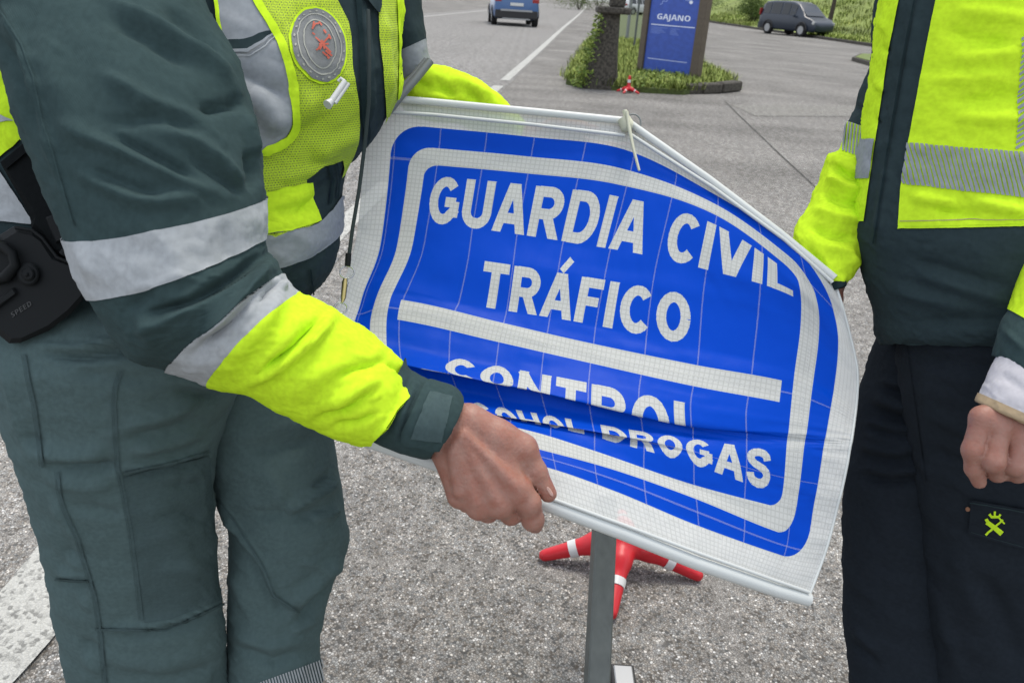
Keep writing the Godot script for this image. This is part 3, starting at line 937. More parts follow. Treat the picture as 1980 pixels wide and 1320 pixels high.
	panel(NL, poly([236, 922, 300, 905, 403, 880, 412, 985, 424, 1160, 330, 1196, 280, 1203, 266, 1090, 246, 990]), "knee_patch", M.trouser_patch, tr, 0.0015)
	for s in [[50, 684, 58, 730, 69, 779, 78, 840, 85, 901], [114, 912, 118, 950, 125, 981, 154, 1044, 186, 1150, 198, 1230, 207, 1330], [236, 715, 226, 745, 223, 774, 226, 850, 231, 906, 242, 960, 254, 1023, 266, 1110, 276, 1198]]:
		panel(NL, stroke(s, 4.5), "seam", M.trouser_patch, tr, 0.0022)
		var sh := []
		for q in range(0, s.size(), 2): sh.append_array([s[q] - 7, s[q + 1]])
		panel(NL, stroke(sh, 1.0), "stitching", M.trouser_patch, tr, 0.0016)
	for s in [[185, 1214, 320, 1217, 432, 1166], [240, 912, 330, 895, 404, 872], [108, 1118, 172, 1122]]:
		panel(NL, stroke(s, 4.0), "seam", M.trouser_patch, tr, 0.0022)
	boot(Vector3(foot1.x, 0, foot1.z), Vector3(0.8, 0, -0.6), t)
	var lk := [ring(60, 560, 560, 560, 1.05, 0.10), ring(160, 650, 590, 630, 1.05, 0.11), ring(280, 730, 610, 710, 1.055, 0.11), ring(385, 830, 634, 820, 1.06, 0.10), ring(412, 930, 650, 915, 1.068, 0.098), ring(446, 1000, 668, 1010, 1.075, 0.092),
		ring(450, 1060, 668, 1062, 1.08, 0.088), ring(448, 1120, 646, 1118, 1.088, 0.084), ring(446, 1200, 622, 1195, 1.10, 0.08), ring(447, 1275, 616, 1265, 1.11, 0.078), ring(452, 1350, 617, 1330, 1.12, 0.078, 0.004), ring(460, 1430, 620, 1420, 1.135, 0.078)]
	var foot2 := foot_below(lk)
	lk.append(wring(foot2, 0.075, 0.08))
	var lf := [[545, 1000, 600, 960, 655, 930, 10, 0.011], [480, 990, 560, 995, 640, 992, 12, -0.007], [600, 1000, 632, 998, 660, 982, 6, 0.008], [470, 870, 550, 862, 630, 850, 15, -0.006], [500, 830, 620, 810, 14, 0.006], [575, 1202, 620, 1160, 664, 1110, 10, -0.010], [560, 1175, 610, 1130, 660, 1070, 12, 0.008], [470, 1050, 520, 1150, 560, 1190, 12, -0.006], [408, 949, 451, 1002, 509, 1097, 530, 1150, 578, 1182, 7, 0.006],
		[430, 960, 470, 1030, 10, 0.005], [600, 955, 645, 915, 9, -0.006], [450, 1220, 520, 1250, 600, 1235, 11, 0.006], [450, 1250, 530, 1280, 610, 1258, 9, -0.006], [520, 900, 545, 980, 18, 0.005], [560, 1222, 615, 1195, 8, 0.006], [570, 1080, 630, 1095, 664, 1085, 11, 0.005], [450, 1100, 480, 1180, 12, 0.005]]
	var FL := loft(lk, 110, 12, 0.003, lf)
	var tr2 := emit(FL, 0, FL.rows - 1, "trousers", M.trouser, t)
	panel(FL, stroke([412, 955, 451, 1002, 509, 1097, 530, 1150, 578, 1182], 4.0), "seam", M.trouser_patch, tr2, 0.002)
	for k in 26:
		var x0 := 488.0 + k * 5.2
		panel(FL, poly([x0, 1322 - k * 1.9, x0 + 2.8, 1321 - k * 1.9, x0 + 14, 1300 - k * 1.9 + 64, x0 + 11, 1300 - k * 1.9 + 64]), "reflective_stripe", M.silver_band, tr2, 0.002)
	boot(Vector3(foot2.x, 0, foot2.z), Vector3(0.9, 0, -0.3), t)

	# the body itself: head, trunk, limbs and both hands as one figure
	var b := body_new()
	var sh1 := P(160, -250, 0.90)
	var sh2 := P(690, -280, 1.14)
	var elbow := P(370, 590, 0.757)
	var w := P(862, 830, 0.818)
	var neck := P(470, -420, 1.06)
	var pel := P(250, 620, 1.0)
	body_mesh(b, [[bone(pel, P(380, 100, 1.02), 0.09, 0.12), bone(P(380, 100, 1.02), P(430, -250, 1.04), 0.12, 0.11), bone(P(430, -250, 1.04), neck, 0.07, 0.05), bone(sh1, sh2, 0.055, 0.045), bone(sh1, elbow, 0.05, 0.042), bone(elbow, w, 0.042, 0.028)] + limb(fk, 1, 0.026, 0.022) + limb(nk, 2, 0.055, 0.035) + limb(lk, 2, 0.045, 0.03)], 0.02, 0.012, 0.012)
	var hc := neck + (cam_basis * Vector3(0.10, 0.115, 0.02))
	var fwd := (cam_basis * Vector3(0.75, -0.55, -0.35)).normalized()
	body_mesh(b, head_bones(hc, fwd, (Vector3.UP - fwd * fwd.y).normalized()), 0.008, 0.03, 0.02)
	# near hand, closed on the rod
	var d := 0.815
	var ix := P(1001, 948, d - 0.004)
	var mx := P(966, 976, d - 0.006)
	var rx := P(926, 979, d - 0.004)
	var lx := P(889, 958, d + 0.000)
	var palm := [bone(P(800, 800, 0.812), w, 0.029, 0.0265), bone(w + (ix - w) * 0.1, ix, 0.0235, 0.0150), bone(w, mx, 0.0225, 0.0140), bone(w + (lx - w) * 0.15, rx, 0.0215, 0.0140), bone(w, lx, 0.0215, 0.0135),
		bone(P(905, 818, d), P(1010, 868, d + 0.008), 0.0215, 0.0165), bone(P(960, 850, d + 0.004), P(990, 930, d + 0.004), 0.020, 0.016)]
	# tendons on the back of the hand
	for e in [[898, 840, 996, 938], [890, 850, 960, 966], [880, 862, 920, 970], [874, 875, 888, 952]]:
		palm.append(bone(P(e[0], e[1], d - 0.0235), P(e[2], e[3], d - 0.0165), 0.0032, 0.0048))
	var groups := [palm,
		[bone(ix, P(1022, 972, d - 0.001), 0.0142, 0.0128), bone(P(1022, 972, d - 0.001), P(1030, 1004, d + 0.012), 0.0126, 0.0116), bone(P(1030, 1004, d + 0.010), P(1034, 1013, d + 0.026), 0.0116, 0.0098)],
		[bone(mx, P(988, 994, d + 0.012), 0.0122, 0.0110), bone(P(988, 994, d + 0.012), P(998, 985, d + 0.042), 0.0108, 0.0098), bone(P(998, 985, d + 0.042), P(1000, 965, d + 0.052), 0.0096, 0.0084)],
		[bone(rx, P(944, 990, d + 0.014), 0.0118, 0.0106), bone(P(944, 990, d + 0.014), P(956, 972, d + 0.042), 0.0104, 0.0094), bone(P(956, 972, d + 0.042), P(962, 950, d + 0.052), 0.0092, 0.008)],
		[bone(lx, P(904, 972, d + 0.018), 0.0108, 0.0096), bone(P(904, 972, d + 0.018), P(920, 956, d + 0.040), 0.0094, 0.0084), bone(P(920, 956, d + 0.040), P(926, 938, d + 0.050), 0.0082, 0.0072)],
		[bone(P(1010, 868, d + 0.008), P(1036, 912, d + 0.010), 0.0150, 0.0118), bone(P(1036, 912, d + 0.010), P(1060, 954, d + 0.012), 0.0116, 0.0094)]]
	body_mesh(b, groups, 0.0026, 0.009, 0.006)
	# far hand on the top rod, behind the banner
	var fw := P(1012, 290, 1.17)
	body_mesh(b, hand_bones(fw, (P(1100, 312, 1.165) - fw).normalized(), (P(1012, 230, 1.17) - fw).normalized(), [0.35, 0.5, 0.4], [0.006, 0.0]), 0.005, 0.012, 0.006)
	var body := put(arr_mesh(b.v, b.n, b.ix), "body", M.skin, t)
	var nail := Solid.new()
	var nf2 := []
	for k in 14:
		var an := TAU * k / 14
		nf2.append(P(1063 + 8.5 * cos(an) * 0.75 + 3.5 * sin(an), 950 + 9.5 * sin(an) + 4 * cos(an), d + 0.0015))
	nail.prism(nf2, cam_basis * Vector3(0, 0, -0.004), 0.001)
	solid(nail, "thumbnail", M.nail, body)
	var hb := body_new()
	var hu := (Vector3.UP - fwd * fwd.y).normalized()
	body_mesh(hb, [[bone(hc + hu * 0.055 - fwd * 0.03, hc + hu * 0.055 + fwd * 0.02, 0.085, 0.078), bone(hc - fwd * 0.04 + hu * 0.0, hc - fwd * 0.035 + hu * 0.05, 0.065, 0.08)]], 0.01, 0.03, 0.02)
	put(arr_mesh(hb.v, hb.n, hb.ix), "hair", M.hair, t)

# ------------------------------------------------------------------ officer in the yellow jacket with the dark trousers
func officer_standing() -> void:
	var hip := P(1830, 700, 1.12)
	var t := thing("person", "person in yellow and dark green jacket and black trousers standing with one fist lowered", "person", Vector3(hip.x, 0, hip.z))
	var tk := [
		ring(1790, -330, 2180, -330, 1.10, 0.10), ring(1735, -220, 2260, -220, 1.11, 0.15), ring(1722, -90, 2250, -90, 1.115, 0.155), ring(1714, 10, 2240, 10, 1.12, 0.155), ring(1700, 120, 2230, 120, 1.125, 0.155),
		ring(1688, 215, 2220, 220, 1.13, 0.155), ring(1676, 300, 2215, 305, 1.13, 0.155), ring(1666, 400, 2215, 400, 1.13, 0.155), ring(1664, 465, 2215, 470, 1.13, 0.155), ring(1677, 515, 2210, 520, 1.13, 0.15),
		ring(1694, 575, 2200, 585, 1.13, 0.145), ring(1708, 640, 2190, 650, 1.13, 0.14), ring(1716, 662, 2185, 672, 1.135, 0.137), ring(1726, 664, 2170, 668, 1.14, 0.125)]
	var tf := [
		[1820, 60, 1960, 90, 14, -0.006], [1840, 120, 1980, 100, 14, 0.006], [1830, 200, 1990, 180, 12, -0.005], [1840, 230, 1990, 235, 12, 0.006], [1800, 160, 1950, 150, 10, 0.004], [1850, 20, 1990, 40, 12, 0.006],
		[1800, 400, 1900, 420, 10, -0.005], [1880, 390, 1990, 415, 10, 0.006], [1760, 380, 1860, 400, 9, 0.005], [1750, 500, 1960, 560, 16, -0.006], [1760, 520, 1960, 590, 16, 0.006], [1720, 560, 1880, 600, 14, 0.005], [1780, 620, 1960, 620, 12, -0.005],
		[1700, 40, 1720, 60, 6, 0.004], [1705, 90, 1725, 105, 6, -0.004], [1695, 160, 1712, 175, 6, 0.004], [1690, 230, 1702, 240, 6, -0.004], [1780, 0, 1725, 300, 12, 0.005], [1725, 300, 1695, 480, 12, 0.006]]
	var T := loft(tk, 200, 13, 0.003, tf)
	emit(T, 0, T.rows - 1, "jacket", M.jacket_navy, t)
	panel(T, poly([1690, -90, 1755, -90, 1740, 0, 1720, 100, 1695, 270, 1684, 345, 1672, 428, 1640, 428, 1640, 200]), "side_panel", M.yellow, t, 0.002)
	panel(T, poly([1640, 268, 1695, 270, 1684, 345, 1640, 345]), "reflective_band", M.silver, t, 0.004)
	var yp := panel(T, poly([1830, -90, 1810, 0, 1790, 100, 1757, 275, 1742, 360, 1737, 442, 1860, 441, 1980, 438, 2150, 430, 2150, -90]), "front_panel", M.yellow, t, 0.002)
	panel(T, stroke([1740, 437, 1860, 436, 1980, 433, 2100, 428], 2.0), "stitching", M.yellow, yp, 0.003)
	panel(T, stroke([1742, 428, 1860, 427, 1980, 424, 2100, 419], 1.4), "stitching", M.beige, yp, 0.0028)
	for k in 44:
		var x0 := 1746.0 + k * 9.4
		var y0 := 276.0 + (x0 - 1756.0) * 0.085
		var y1 := 357.0 + (x0 - 1746.0) * 0.115
		for cutp in Geometry2D.intersect_polygons(poly([x0 - 22, y0, x0 - 15.6, y0, x0 + 7, y1, x0 + 0.4, y1]), poly([1757, 270, 2150, 300, 2150, 410, 1743, 358])):
			panel(T, cutp, "reflective_stripe", M.silver, yp, 0.004)
	for k in 20:
		var y2 := 286.0 - k * 11.0
		panel(T, poly([1962.0 + k * 0.6, y2, 2005, y2 - 26, 2005, y2 - 20, 1962.0 + k * 0.6, y2 + 6]), "reflective_stripe", M.silver, yp, 0.004)
	panel(T, stroke([1771, 0, 1752, 100, 1722, 275, 1702, 400, 1692, 470], 3), "zip", M.green_dark, t, 0.003)
	# his far arm, in yellow, hand on the end of the top rod
	var ak := [ring(1720, -120, 1800, -120, 1.22, 0.06), ring(1700, 20, 1790, 30, 1.22, 0.062), ring(1690, 120, 1770, 135, 1.22, 0.06), ring(1666, 185, 1745, 205, 1.22, 0.058), ring(1643, 236, 1725, 265, 1.22, 0.056), ring(1626, 288, 1712, 318, 1.215, 0.055),
		ring(1603, 298, 1705, 330, 1.21, 0.056), ring(1590, 345, 1695, 375, 1.205, 0.055), ring(1565, 400, 1682, 430, 1.195, 0.054), ring(1536, 448, 1670, 485, 1.18, 0.052), ring(1545, 505, 1645, 528, 1.165, 0.046), ring(1585, 545, 1625, 545, 1.15, 0.035)]
	var Aa := loft(ak, 80, 12, 0.003, [[1604, 318, 1640, 340, 1690, 345, 8, -0.009], [1598, 340, 1640, 366, 1690, 372, 9, 0.009], [1585, 372, 1630, 392, 1680, 395, 8, -0.008], [1570, 402, 1620, 425, 1675, 428, 10, 0.007], [1560, 432, 1610, 455, 1665, 460, 8, -0.007], [1590, 470, 1640, 490, 1655, 520, 10, 0.006], [1560, 480, 1600, 520, 8, -0.005], [1640, 200, 1680, 220, 7, -0.005]])
	emit(Aa, 0, 48, "sleeve", M.jacket_navy, t)
	var bandm := emit(Aa, 48, 61, "band_base", M.yellow, t)
	for k in 14:
		var x1 := 1636.0 + k * 6.2
		panel(Aa, poly([x1, 230, x1 + 3.2, 230, x1 - 6, 320, x1 - 10, 320]), "reflective_stripe", M.silver, bandm, 0.0015, 48, 61)
	emit(Aa, 61, Aa.rows - 1, "forearm_sleeve", M.yellow, t, 0.0, false, true)
	var dk := loft([ring(1578, 540, 1630, 540, 1.15, 0.033), ring(1590, 560, 1630, 552, 1.14, 0.030), ring(1595, 568, 1628, 556, 1.135, 0.024)], 40, 6, 0.001)
	emit(dk, 0, dk.rows - 1, "cuff", M.green_dark, t)
	# trousers
	var rk := [ring(1740, 560, 2090, 560, 1.235, 0.12), ring(1715, 630, 2060, 640, 1.245, 0.12), ring(1690, 710, 1980, 720, 1.250, 0.115), ring(1668, 775, 1935, 790, 1.255, 0.11), ring(1655, 850, 1905, 860, 1.260, 0.105), ring(1644, 930, 1885, 940, 1.265, 0.10), ring(1638, 1040, 1870, 1050, 1.280, 0.095),
		ring(1638, 1140, 1865, 1150, 1.295, 0.09), ring(1642, 1230, 1860, 1240, 1.310, 0.088), ring(1650, 1330, 1860, 1340, 1.325, 0.088)]
	var foot1 := foot_below(rk)
	rk.append(wring(foot1, 0.085, 0.085))
	var rf := [[1690, 760, 1770, 790, 8, 0.006], [1680, 800, 1775, 820, 8, -0.006], [1670, 840, 1780, 855, 9, 0.005], [1660, 920, 1785, 930, 9, -0.004], [1650, 1215, 1700, 1260, 8, 0.006], [1645, 1245, 1700, 1285, 7, -0.007], [1665, 870, 1775, 885, 8, 0.004]]
	for q in [[1700, 735, 1745, 745, 1790, 740], [1680, 770, 1740, 790, 1785, 788], [1672, 812, 1730, 828, 1785, 826], [1662, 860, 1725, 872, 1785, 866], [1655, 905, 1720, 915, 1790, 905]]:
		rf.append(q + [7, 0.006])
		rf.append([q[0] + 4, q[1] + 17, q[2] + 4, q[3] + 17, q[4], q[5] + 17, 7, -0.006])
	var RL := loft(rk, 100, 12, 0.003, rf)
	emit(RL, 0, RL.rows - 1, "trousers", M.navy, t)
	boot(Vector3(foot1.x, 0, foot1.z), Vector3(-0.3, 0, 0.9), t)
	var lk := [ring(1745, 570, 2170, 570, 1.13, 0.13), ring(1748, 650, 2165, 660, 1.13, 0.132), ring(1756, 730, 2160, 740, 1.13, 0.13), ring(1770, 820, 2155, 830, 1.135, 0.128), ring(1783, 900, 2150, 910, 1.145, 0.125), ring(1790, 980, 2145, 990, 1.16, 0.12), ring(1795, 1090, 2135, 1095, 1.19, 0.115),
		ring(1800, 1200, 2125, 1205, 1.22, 0.11), ring(1808, 1320, 2110, 1325, 1.25, 0.105)]
	var foot2 := foot_below(lk)
	lk.append(wring(foot2, 0.09, 0.09))
	var lf := [[1760, 690, 1990, 720, 14, -0.004], [1790, 800, 1900, 850, 14, 0.005], [1800, 870, 1870, 900, 10, -0.004], [1790, 700, 1800, 1000, 12, 0.004], [1840, 1060, 1900, 1200, 20, 0.005], [1900, 1100, 1980, 1300, 20, -0.005], [1810, 1150, 1860, 1310, 14, 0.005]]
	var LL := loft(lk, 120, 12, 0.003, lf)
	var tr := emit(LL, 0, LL.rows - 1, "trousers", M.navy, t)
	var flap := panel(LL, poly([1882, 962, 1980, 979, 2070, 992, 2070, 1072, 1980, 1058, 1874, 1026]), "pocket_flap", M.navy, t, 0.006)
	panel(LL, stroke([1880, 966, 1980, 983, 2070, 996], 2.2), "stitching", M.jacket_navy, flap, 0.0068)
	panel(LL, stroke([1880, 1022, 1980, 1052, 2070, 1066], 1.4), "stitching", M.jacket_navy, flap, 0.0068)
	panel(LL, stroke([1755, 668, 1776, 818, 1791, 927], 2.0), "seam", M.navy, tr, 0.002)
	# emblem on the flap: crown over a sword crossed with a bundle of rods
	for s in [[[1909, 1001, 1936, 1024], 9.5], [[1938, 996, 1907, 1026], 4.0], [[1930, 992, 1942, 1004], 3.0], [[1914, 986, 1917, 991, 1930, 991, 1933, 986], 4.5], [[1923, 981, 1923, 989], 3.5], [[1908, 995, 1914, 1008], 6.0]]:
		panel(LL, stroke(s[0], s[1]), "emblem", M.yellow, flap, 0.0078)
	panel(LL, ellipse(Vector2(1873, 982), 4.5, 4.5, 0, 12), "snap_button", M.copper, t, 0.003)
	boot(Vector3(foot2.x, 0, foot2.z), Vector3(-0.2, 0, 0.95), t)
	# near arm: cuff and white shirt sleeve over the fist
	var ck := [ring(2060, 380, 2200, 440, 1.0, 0.07), ring(2000, 480, 2150, 570, 0.985, 0.068), ring(1966, 590, 2100, 668, 0.965, 0.064), ring(1945, 640, 2080, 718, 0.955, 0.06), ring(1932, 690, 2060, 752, 0.95, 0.055), ring(1942, 690, 2050, 748, 0.95, 0.045)]
	var C := loft(ck, 80, 10, 0.002, [[1945, 640, 1985, 680, 6, 0.003]])
	emit(C, 0, 22, "forearm_sleeve", M.yellow, t, 0.001, true)
	emit(C, 22, C.rows - 1, "cuff", M.green, t)
	var wk := [ring(1945, 680, 2048, 735, 0.945, 0.040), ring(1924, 712, 2040, 768, 0.94, 0.042), ring(1911, 745, 2030, 796, 0.936, 0.041), ring(1903, 764, 2024, 818, 0.935, 0.040), ring(1896, 776, 2020, 834, 0.935, 0.039), ring(1899, 778, 2014, 832, 0.935, 0.032)]
	var W := loft(wk, 60, 8, 0.0015, [[1930, 720, 1990, 760, 10, -0.002]])
	emit(W, 0, 24, "shirt_sleeve", M.white_cloth, t)
	emit(W, 24, W.rows - 1, "sleeve_hem", M.beige, t, 0.0012, true)
	# the body as one figure
	var b := body_new()
	var neck := P(1990, -420, 1.10)
	var sh1 := P(1770, -240, 1.20)
	var sh2 := P(2210, -240, 1.04)
	var pel := P(1940, 600, 1.15)
	var w := P(1972, 790, 0.936)
	var el := P(2140, 400, 1.03)
	body_mesh(b, [[bone(pel, P(1960, 200, 1.13), 0.10, 0.12), bone(P(1960, 200, 1.13), P(1985, -230, 1.11), 0.12, 0.11), bone(P(1985, -230, 1.11), neck, 0.07, 0.05), bone(sh1, sh2, 0.05, 0.05), bone(sh2, el, 0.045, 0.04), bone(el, w, 0.038, 0.027)] + limb(ak, 0, 0.026, 0.018) + limb(rk, 2, 0.055, 0.035) + limb(lk, 2, 0.06, 0.035)], 0.02, 0.012, 0.012)
	var hc := neck + Vector3(0, 0.12, 0)
	body_mesh(b, head_bones(hc, Vector3(-0.5, -0.35, 0.8).normalized(), Vector3(-0.18, 0.92, 0.30).normalized()), 0.008, 0.03, 0.02)
	var d := 0.93
	var palm := [bone(P(1985, 740, 0.94), w, 0.030, 0.026), bone(P(1948, 800, d), P(1900, 808, d - 0.004), 0.019, 0.0150), bone(P(1962, 802, d), P(1932, 826, d - 0.009), 0.020, 0.0148), bone(P(1985, 806, d), P(1968, 842, d - 0.008), 0.020, 0.0145), bone(P(2005, 815, d), P(2002, 852, d - 0.002), 0.019, 0.0138), bone(P(1925, 812, d + 0.014), P(1985, 840, d + 0.016), 0.017, 0.017)]
	var gr := [palm,
		[bone(P(1900, 808, d - 0.004), P(1881, 870, d - 0.004), 0.0130, 0.0122), bone(P(1881, 870, d - 0.004), P(1884, 906, d + 0.004), 0.0116, 0.0104), bone(P(1884, 906, d + 0.004), P(1893, 931, d + 0.012), 0.0102, 0.0085)],
		[bone(P(1932, 826, d - 0.009), P(1921, 892, d - 0.014), 0.0128, 0.0126), bone(P(1921, 892, d - 0.014), P(1928, 914, d + 0.010), 0.0120, 0.0108), bone(P(1928, 914, d + 0.010), P(1944, 916, d + 0.022), 0.0104, 0.0088)],
		[bone(P(1968, 842, d - 0.008), P(1963, 900, d - 0.012), 0.0126, 0.0122), bone(P(1963, 900, d - 0.012), P(1967, 916, d + 0.012), 0.0116, 0.0104), bone(P(1967, 916, d + 0.012), P(1976, 908, d + 0.026), 0.0102, 0.0088)],
		[bone(P(2002, 852, d - 0.002), P(2003, 902, d - 0.004), 0.0116, 0.0110), bone(P(2003, 902, d - 0.004), P(2005, 912, d + 0.018), 0.0104, 0.0092), bone(P(2005, 912, d + 0.018), P(2006, 898, d + 0.028), 0.0092, 0.008)],
		[bone(P(1918, 806, d + 0.02), P(1908, 850, d + 0.03), 0.014, 0.012), bone(P(1908, 850, d + 0.03), P(1918, 890, d + 0.032), 0.0115, 0.0095)]]
	body_mesh(b, gr, 0.0026, 0.008, 0.0045)
	var fw := P(1585, 572, 1.185)
	body_mesh(b, hand_bones(fw, (P(1548, 640, 1.19) - fw).normalized(), (P(1540, 540, 1.19) - fw).normalized(), [0.5, 0.6, 0.5], [0.012, 0.004]), 0.005, 0.012, 0.006)
	put(arr_mesh(b.v, b.n, b.ix), "body", M.skin, t)
	var hb := body_new()
	body_mesh(hb, [[bone(hc + Vector3(0.02, 0.06, -0.02), hc + Vector3(-0.02, 0.06, 0.03), 0.085, 0.078), bone(hc + Vector3(0.03, 0.0, -0.05), hc + Vector3(0.03, 0.06, -0.04), 0.065, 0.078)]], 0.01, 0.03, 0.02)
	put(arr_mesh(hb.v, hb.n, hb.ix), "hair", M.hair, t)

# ------------------------------------------------------------------ banner
const BH := 870.0
func fill_round(im: Image, x0: float, y0: float, x1: float, y1: float, r: float, c: Color) -> void:
	for y in range(int(y0), int(y1)):
		var inset := 0.0
		if y < y0 + r: inset = r - sqrt(maxf(0.0, r * r - pow(y0 + r - y, 2)))
		elif y > y1 - r: inset = r - sqrt(maxf(0.0, r * r - pow(y - y1 + r, 2)))
		im.fill_rect(Rect2i(int(x0 + inset), y, int(x1 - x0 - 2.0 * inset), 1), c)
func text_tris(txt: String, bold := true) -> Array:
	var f := SystemFont.new()
	f.font_names = PackedStringArray(["Droid Sans"])
	f.font_weight = 700 if bold else 400
	var tm := TextMesh.new()
	tm.font = f
	tm.font_size = 64
	tm.pixel_size = 0.01
	tm.depth = 0.0
	tm.text = txt
	var arr := tm.get_mesh_arrays()
	var v: PackedVector3Array = arr[Mesh.ARRAY_VERTEX]
	var idx: PackedInt32Array = arr[Mesh.ARRAY_INDEX] if arr[Mesh.ARRAY_INDEX] != null else PackedInt32Array()
	var out := PackedVector2Array()
	if idx.is_empty():
		for p in v: out.append(Vector2(p.x, p.y))
	else:
		for i in idx: out.append(Vector2(v[i].x, v[i].y))
	var bb := Rect2(out[0], Vector2.ZERO)
	for p in out: bb = bb.expand(p)
	return [out, bb]
func raster_text(im: Image, txt: String, x0: float, y0: float, x1: float, y1: float, c: Color, cap_top := 1.0, fat := 0.3) -> void:
	# letters filled into the picture; cap_top: share of the height that capitals take (accents stand above)
	var t := text_tris(txt)
	var p: PackedVector2Array = t[0]
	var bb: Rect2 = t[1]
	var sx := (x1 - x0) / bb.size.x
	var sy := (y1 - y0) / (bb.size.y * cap_top)
	for k in range(0, p.size(), 3):
		var q := []
		for e in 3: q.append(Vector2(x0 + (p[k + e].x - bb.position.x) * sx, y1 - (p[k + e].y - bb.position.y) * sy))
		var ylo := int(floor(minf(q[0].y, minf(q[1].y, q[2].y))))
		var yhi := int(ceil(maxf(q[0].y, maxf(q[1].y, q[2].y))))
		for y in range(ylo, yhi + 1):
			var yy := y + 0.5
			var lo := 1e9
			var hi := -1e9
			for e in 3:
				var a: Vector2 = q[e]
				var b: Vector2 = q[(e + 1) % 3]
				if (a.y <= yy) == (b.y <= yy): continue
				var xx := a.x + (b.x - a.x) * (yy - a.y) / (b.y - a.y)
				lo = minf(lo, xx)
				hi = maxf(hi, xx)
			if hi > lo and y >= 0 and y < im.get_height():
				var a0 := int(round(lo - fat))
				var a1 := int(round(hi + fat))
				if a1 > a0: im.fill_rect(Rect2i(a0, y, a1 - a0, 1), c)
func glyph(ch: String) -> Array:
	# [width, strokes]: centre lines of the strokes, capital height 1
	var arc := func(cx: float, cy: float, rx: float, ry: float, a0: float, a1: float) -> Array:
		var o := []
		for k in 21:
			var t := deg_to_rad(lerpf(a0, a1, k / 20.0))
			o.append_array([cx + cos(t) * rx, cy + sin(t) * ry])
		return o
	match ch:
		"G": return [0.72, [arc.call(0.36, 0.5, 0.26, 0.40, 42.0, 318.0), [0.62, 0.16, 0.62, 0.47, 0.38, 0.47], [0.553, 0.232, 0.62, 0.30]]]
		"C": return [0.68, [arc.call(0.36, 0.5, 0.26, 0.40, 42.0, 318.0)]]
		"O": return [0.72, [arc.call(0.36, 0.5, 0.26, 0.40, 0.0, 360.0)]]
		"U": return [0.70, [[0.1, 1.0, 0.1, 0.34] + arc.call(0.35, 0.34, 0.25, 0.24, 180.0, 360.0) + [0.6, 0.34, 0.6, 1.0]]]
		"A": return [0.72, [[0.07, 0.0, 0.34, 1.0], [0.65, 0.0, 0.38, 1.0], [0.16, 0.29, 0.56, 0.29]]]
		"R": return [0.70, [[0.1, 0.0, 0.1, 1.0], [0.1, 0.9, 0.36, 0.9] + arc.call(0.36, 0.68, 0.22, 0.22, 90.0, -90.0) + [0.1, 0.46], [0.36, 0.46, 0.60, 0.0]]]
		"D": return [0.70, [[0.1, 0.0, 0.1, 1.0], [0.1, 0.9, 0.32, 0.9] + arc.call(0.32, 0.5, 0.28, 0.40, 90.0, -90.0) + [0.1, 0.1]]]
		"I": return [0.20, [[0.1, 0.0, 0.1, 1.0]]]
		"V": return [0.68, [[0.07, 1.0, 0.32, 0.0], [0.61, 1.0, 0.36, 0.0]]]
		"L": return [0.56, [[0.1, 0.0, 0.1, 1.0], [0.1, 0.1, 0.54, 0.1]]]
		"T": return [0.64, [[0.0, 0.9, 0.64, 0.9], [0.32, 0.0, 0.32, 0.9]]]
		"F": return [0.56, [[0.1, 0.0, 0.1, 1.0], [0.1, 0.9, 0.54, 0.9], [0.1, 0.49, 0.48, 0.49]]]
		"N": return [0.70, [[0.1, 0.0, 0.1, 1.0], [0.6, 0.0, 0.6, 1.0], [0.1, 0.93, 0.6, 0.07]]]
		"H": return [0.70, [[0.1, 0.0, 0.1, 1.0], [0.6, 0.0, 0.6, 1.0], [0.1, 0.5, 0.6, 0.5]]]
		"S": return [0.68, [[0.58, 0.70, 0.55, 0.80, 0.48, 0.87, 0.34, 0.90, 0.20, 0.87, 0.12, 0.79, 0.11, 0.70, 0.15, 0.62, 0.24, 0.56, 0.36, 0.52, 0.48, 0.47, 0.56, 0.40, 0.58, 0.30, 0.55, 0.20, 0.47, 0.13, 0.34, 0.10, 0.20, 0.13, 0.12, 0.21, 0.10, 0.31]]]
	return [0.30, []]
func fill_tri(im: Image, q: Array, c: Color) -> void:
	var ylo := int(floor(minf(q[0].y, minf(q[1].y, q[2].y))))
	var yhi := int(ceil(maxf(q[0].y, maxf(q[1].y, q[2].y))))
	for y in range(maxi(ylo, 0), mini(yhi + 1, im.get_height())):
		var yy := y + 0.5
		var lo := 1e9
		var hi := -1e9
		for e in 3:
			var a: Vector2 = q[e]
			var b: Vector2 = q[(e + 1) % 3]
			if (a.y <= yy) == (b.y <= yy): continue
			var xx := a.x + (b.x - a.x) * (yy - a.y) / (b.y - a.y)
			lo = minf(lo, xx)
			hi = maxf(hi, xx)
		if hi > lo:
			var x0 := int(round(lo))
			im.fill_rect(Rect2i(x0, y, maxi(1, int(round(hi)) - x0), 1), c)
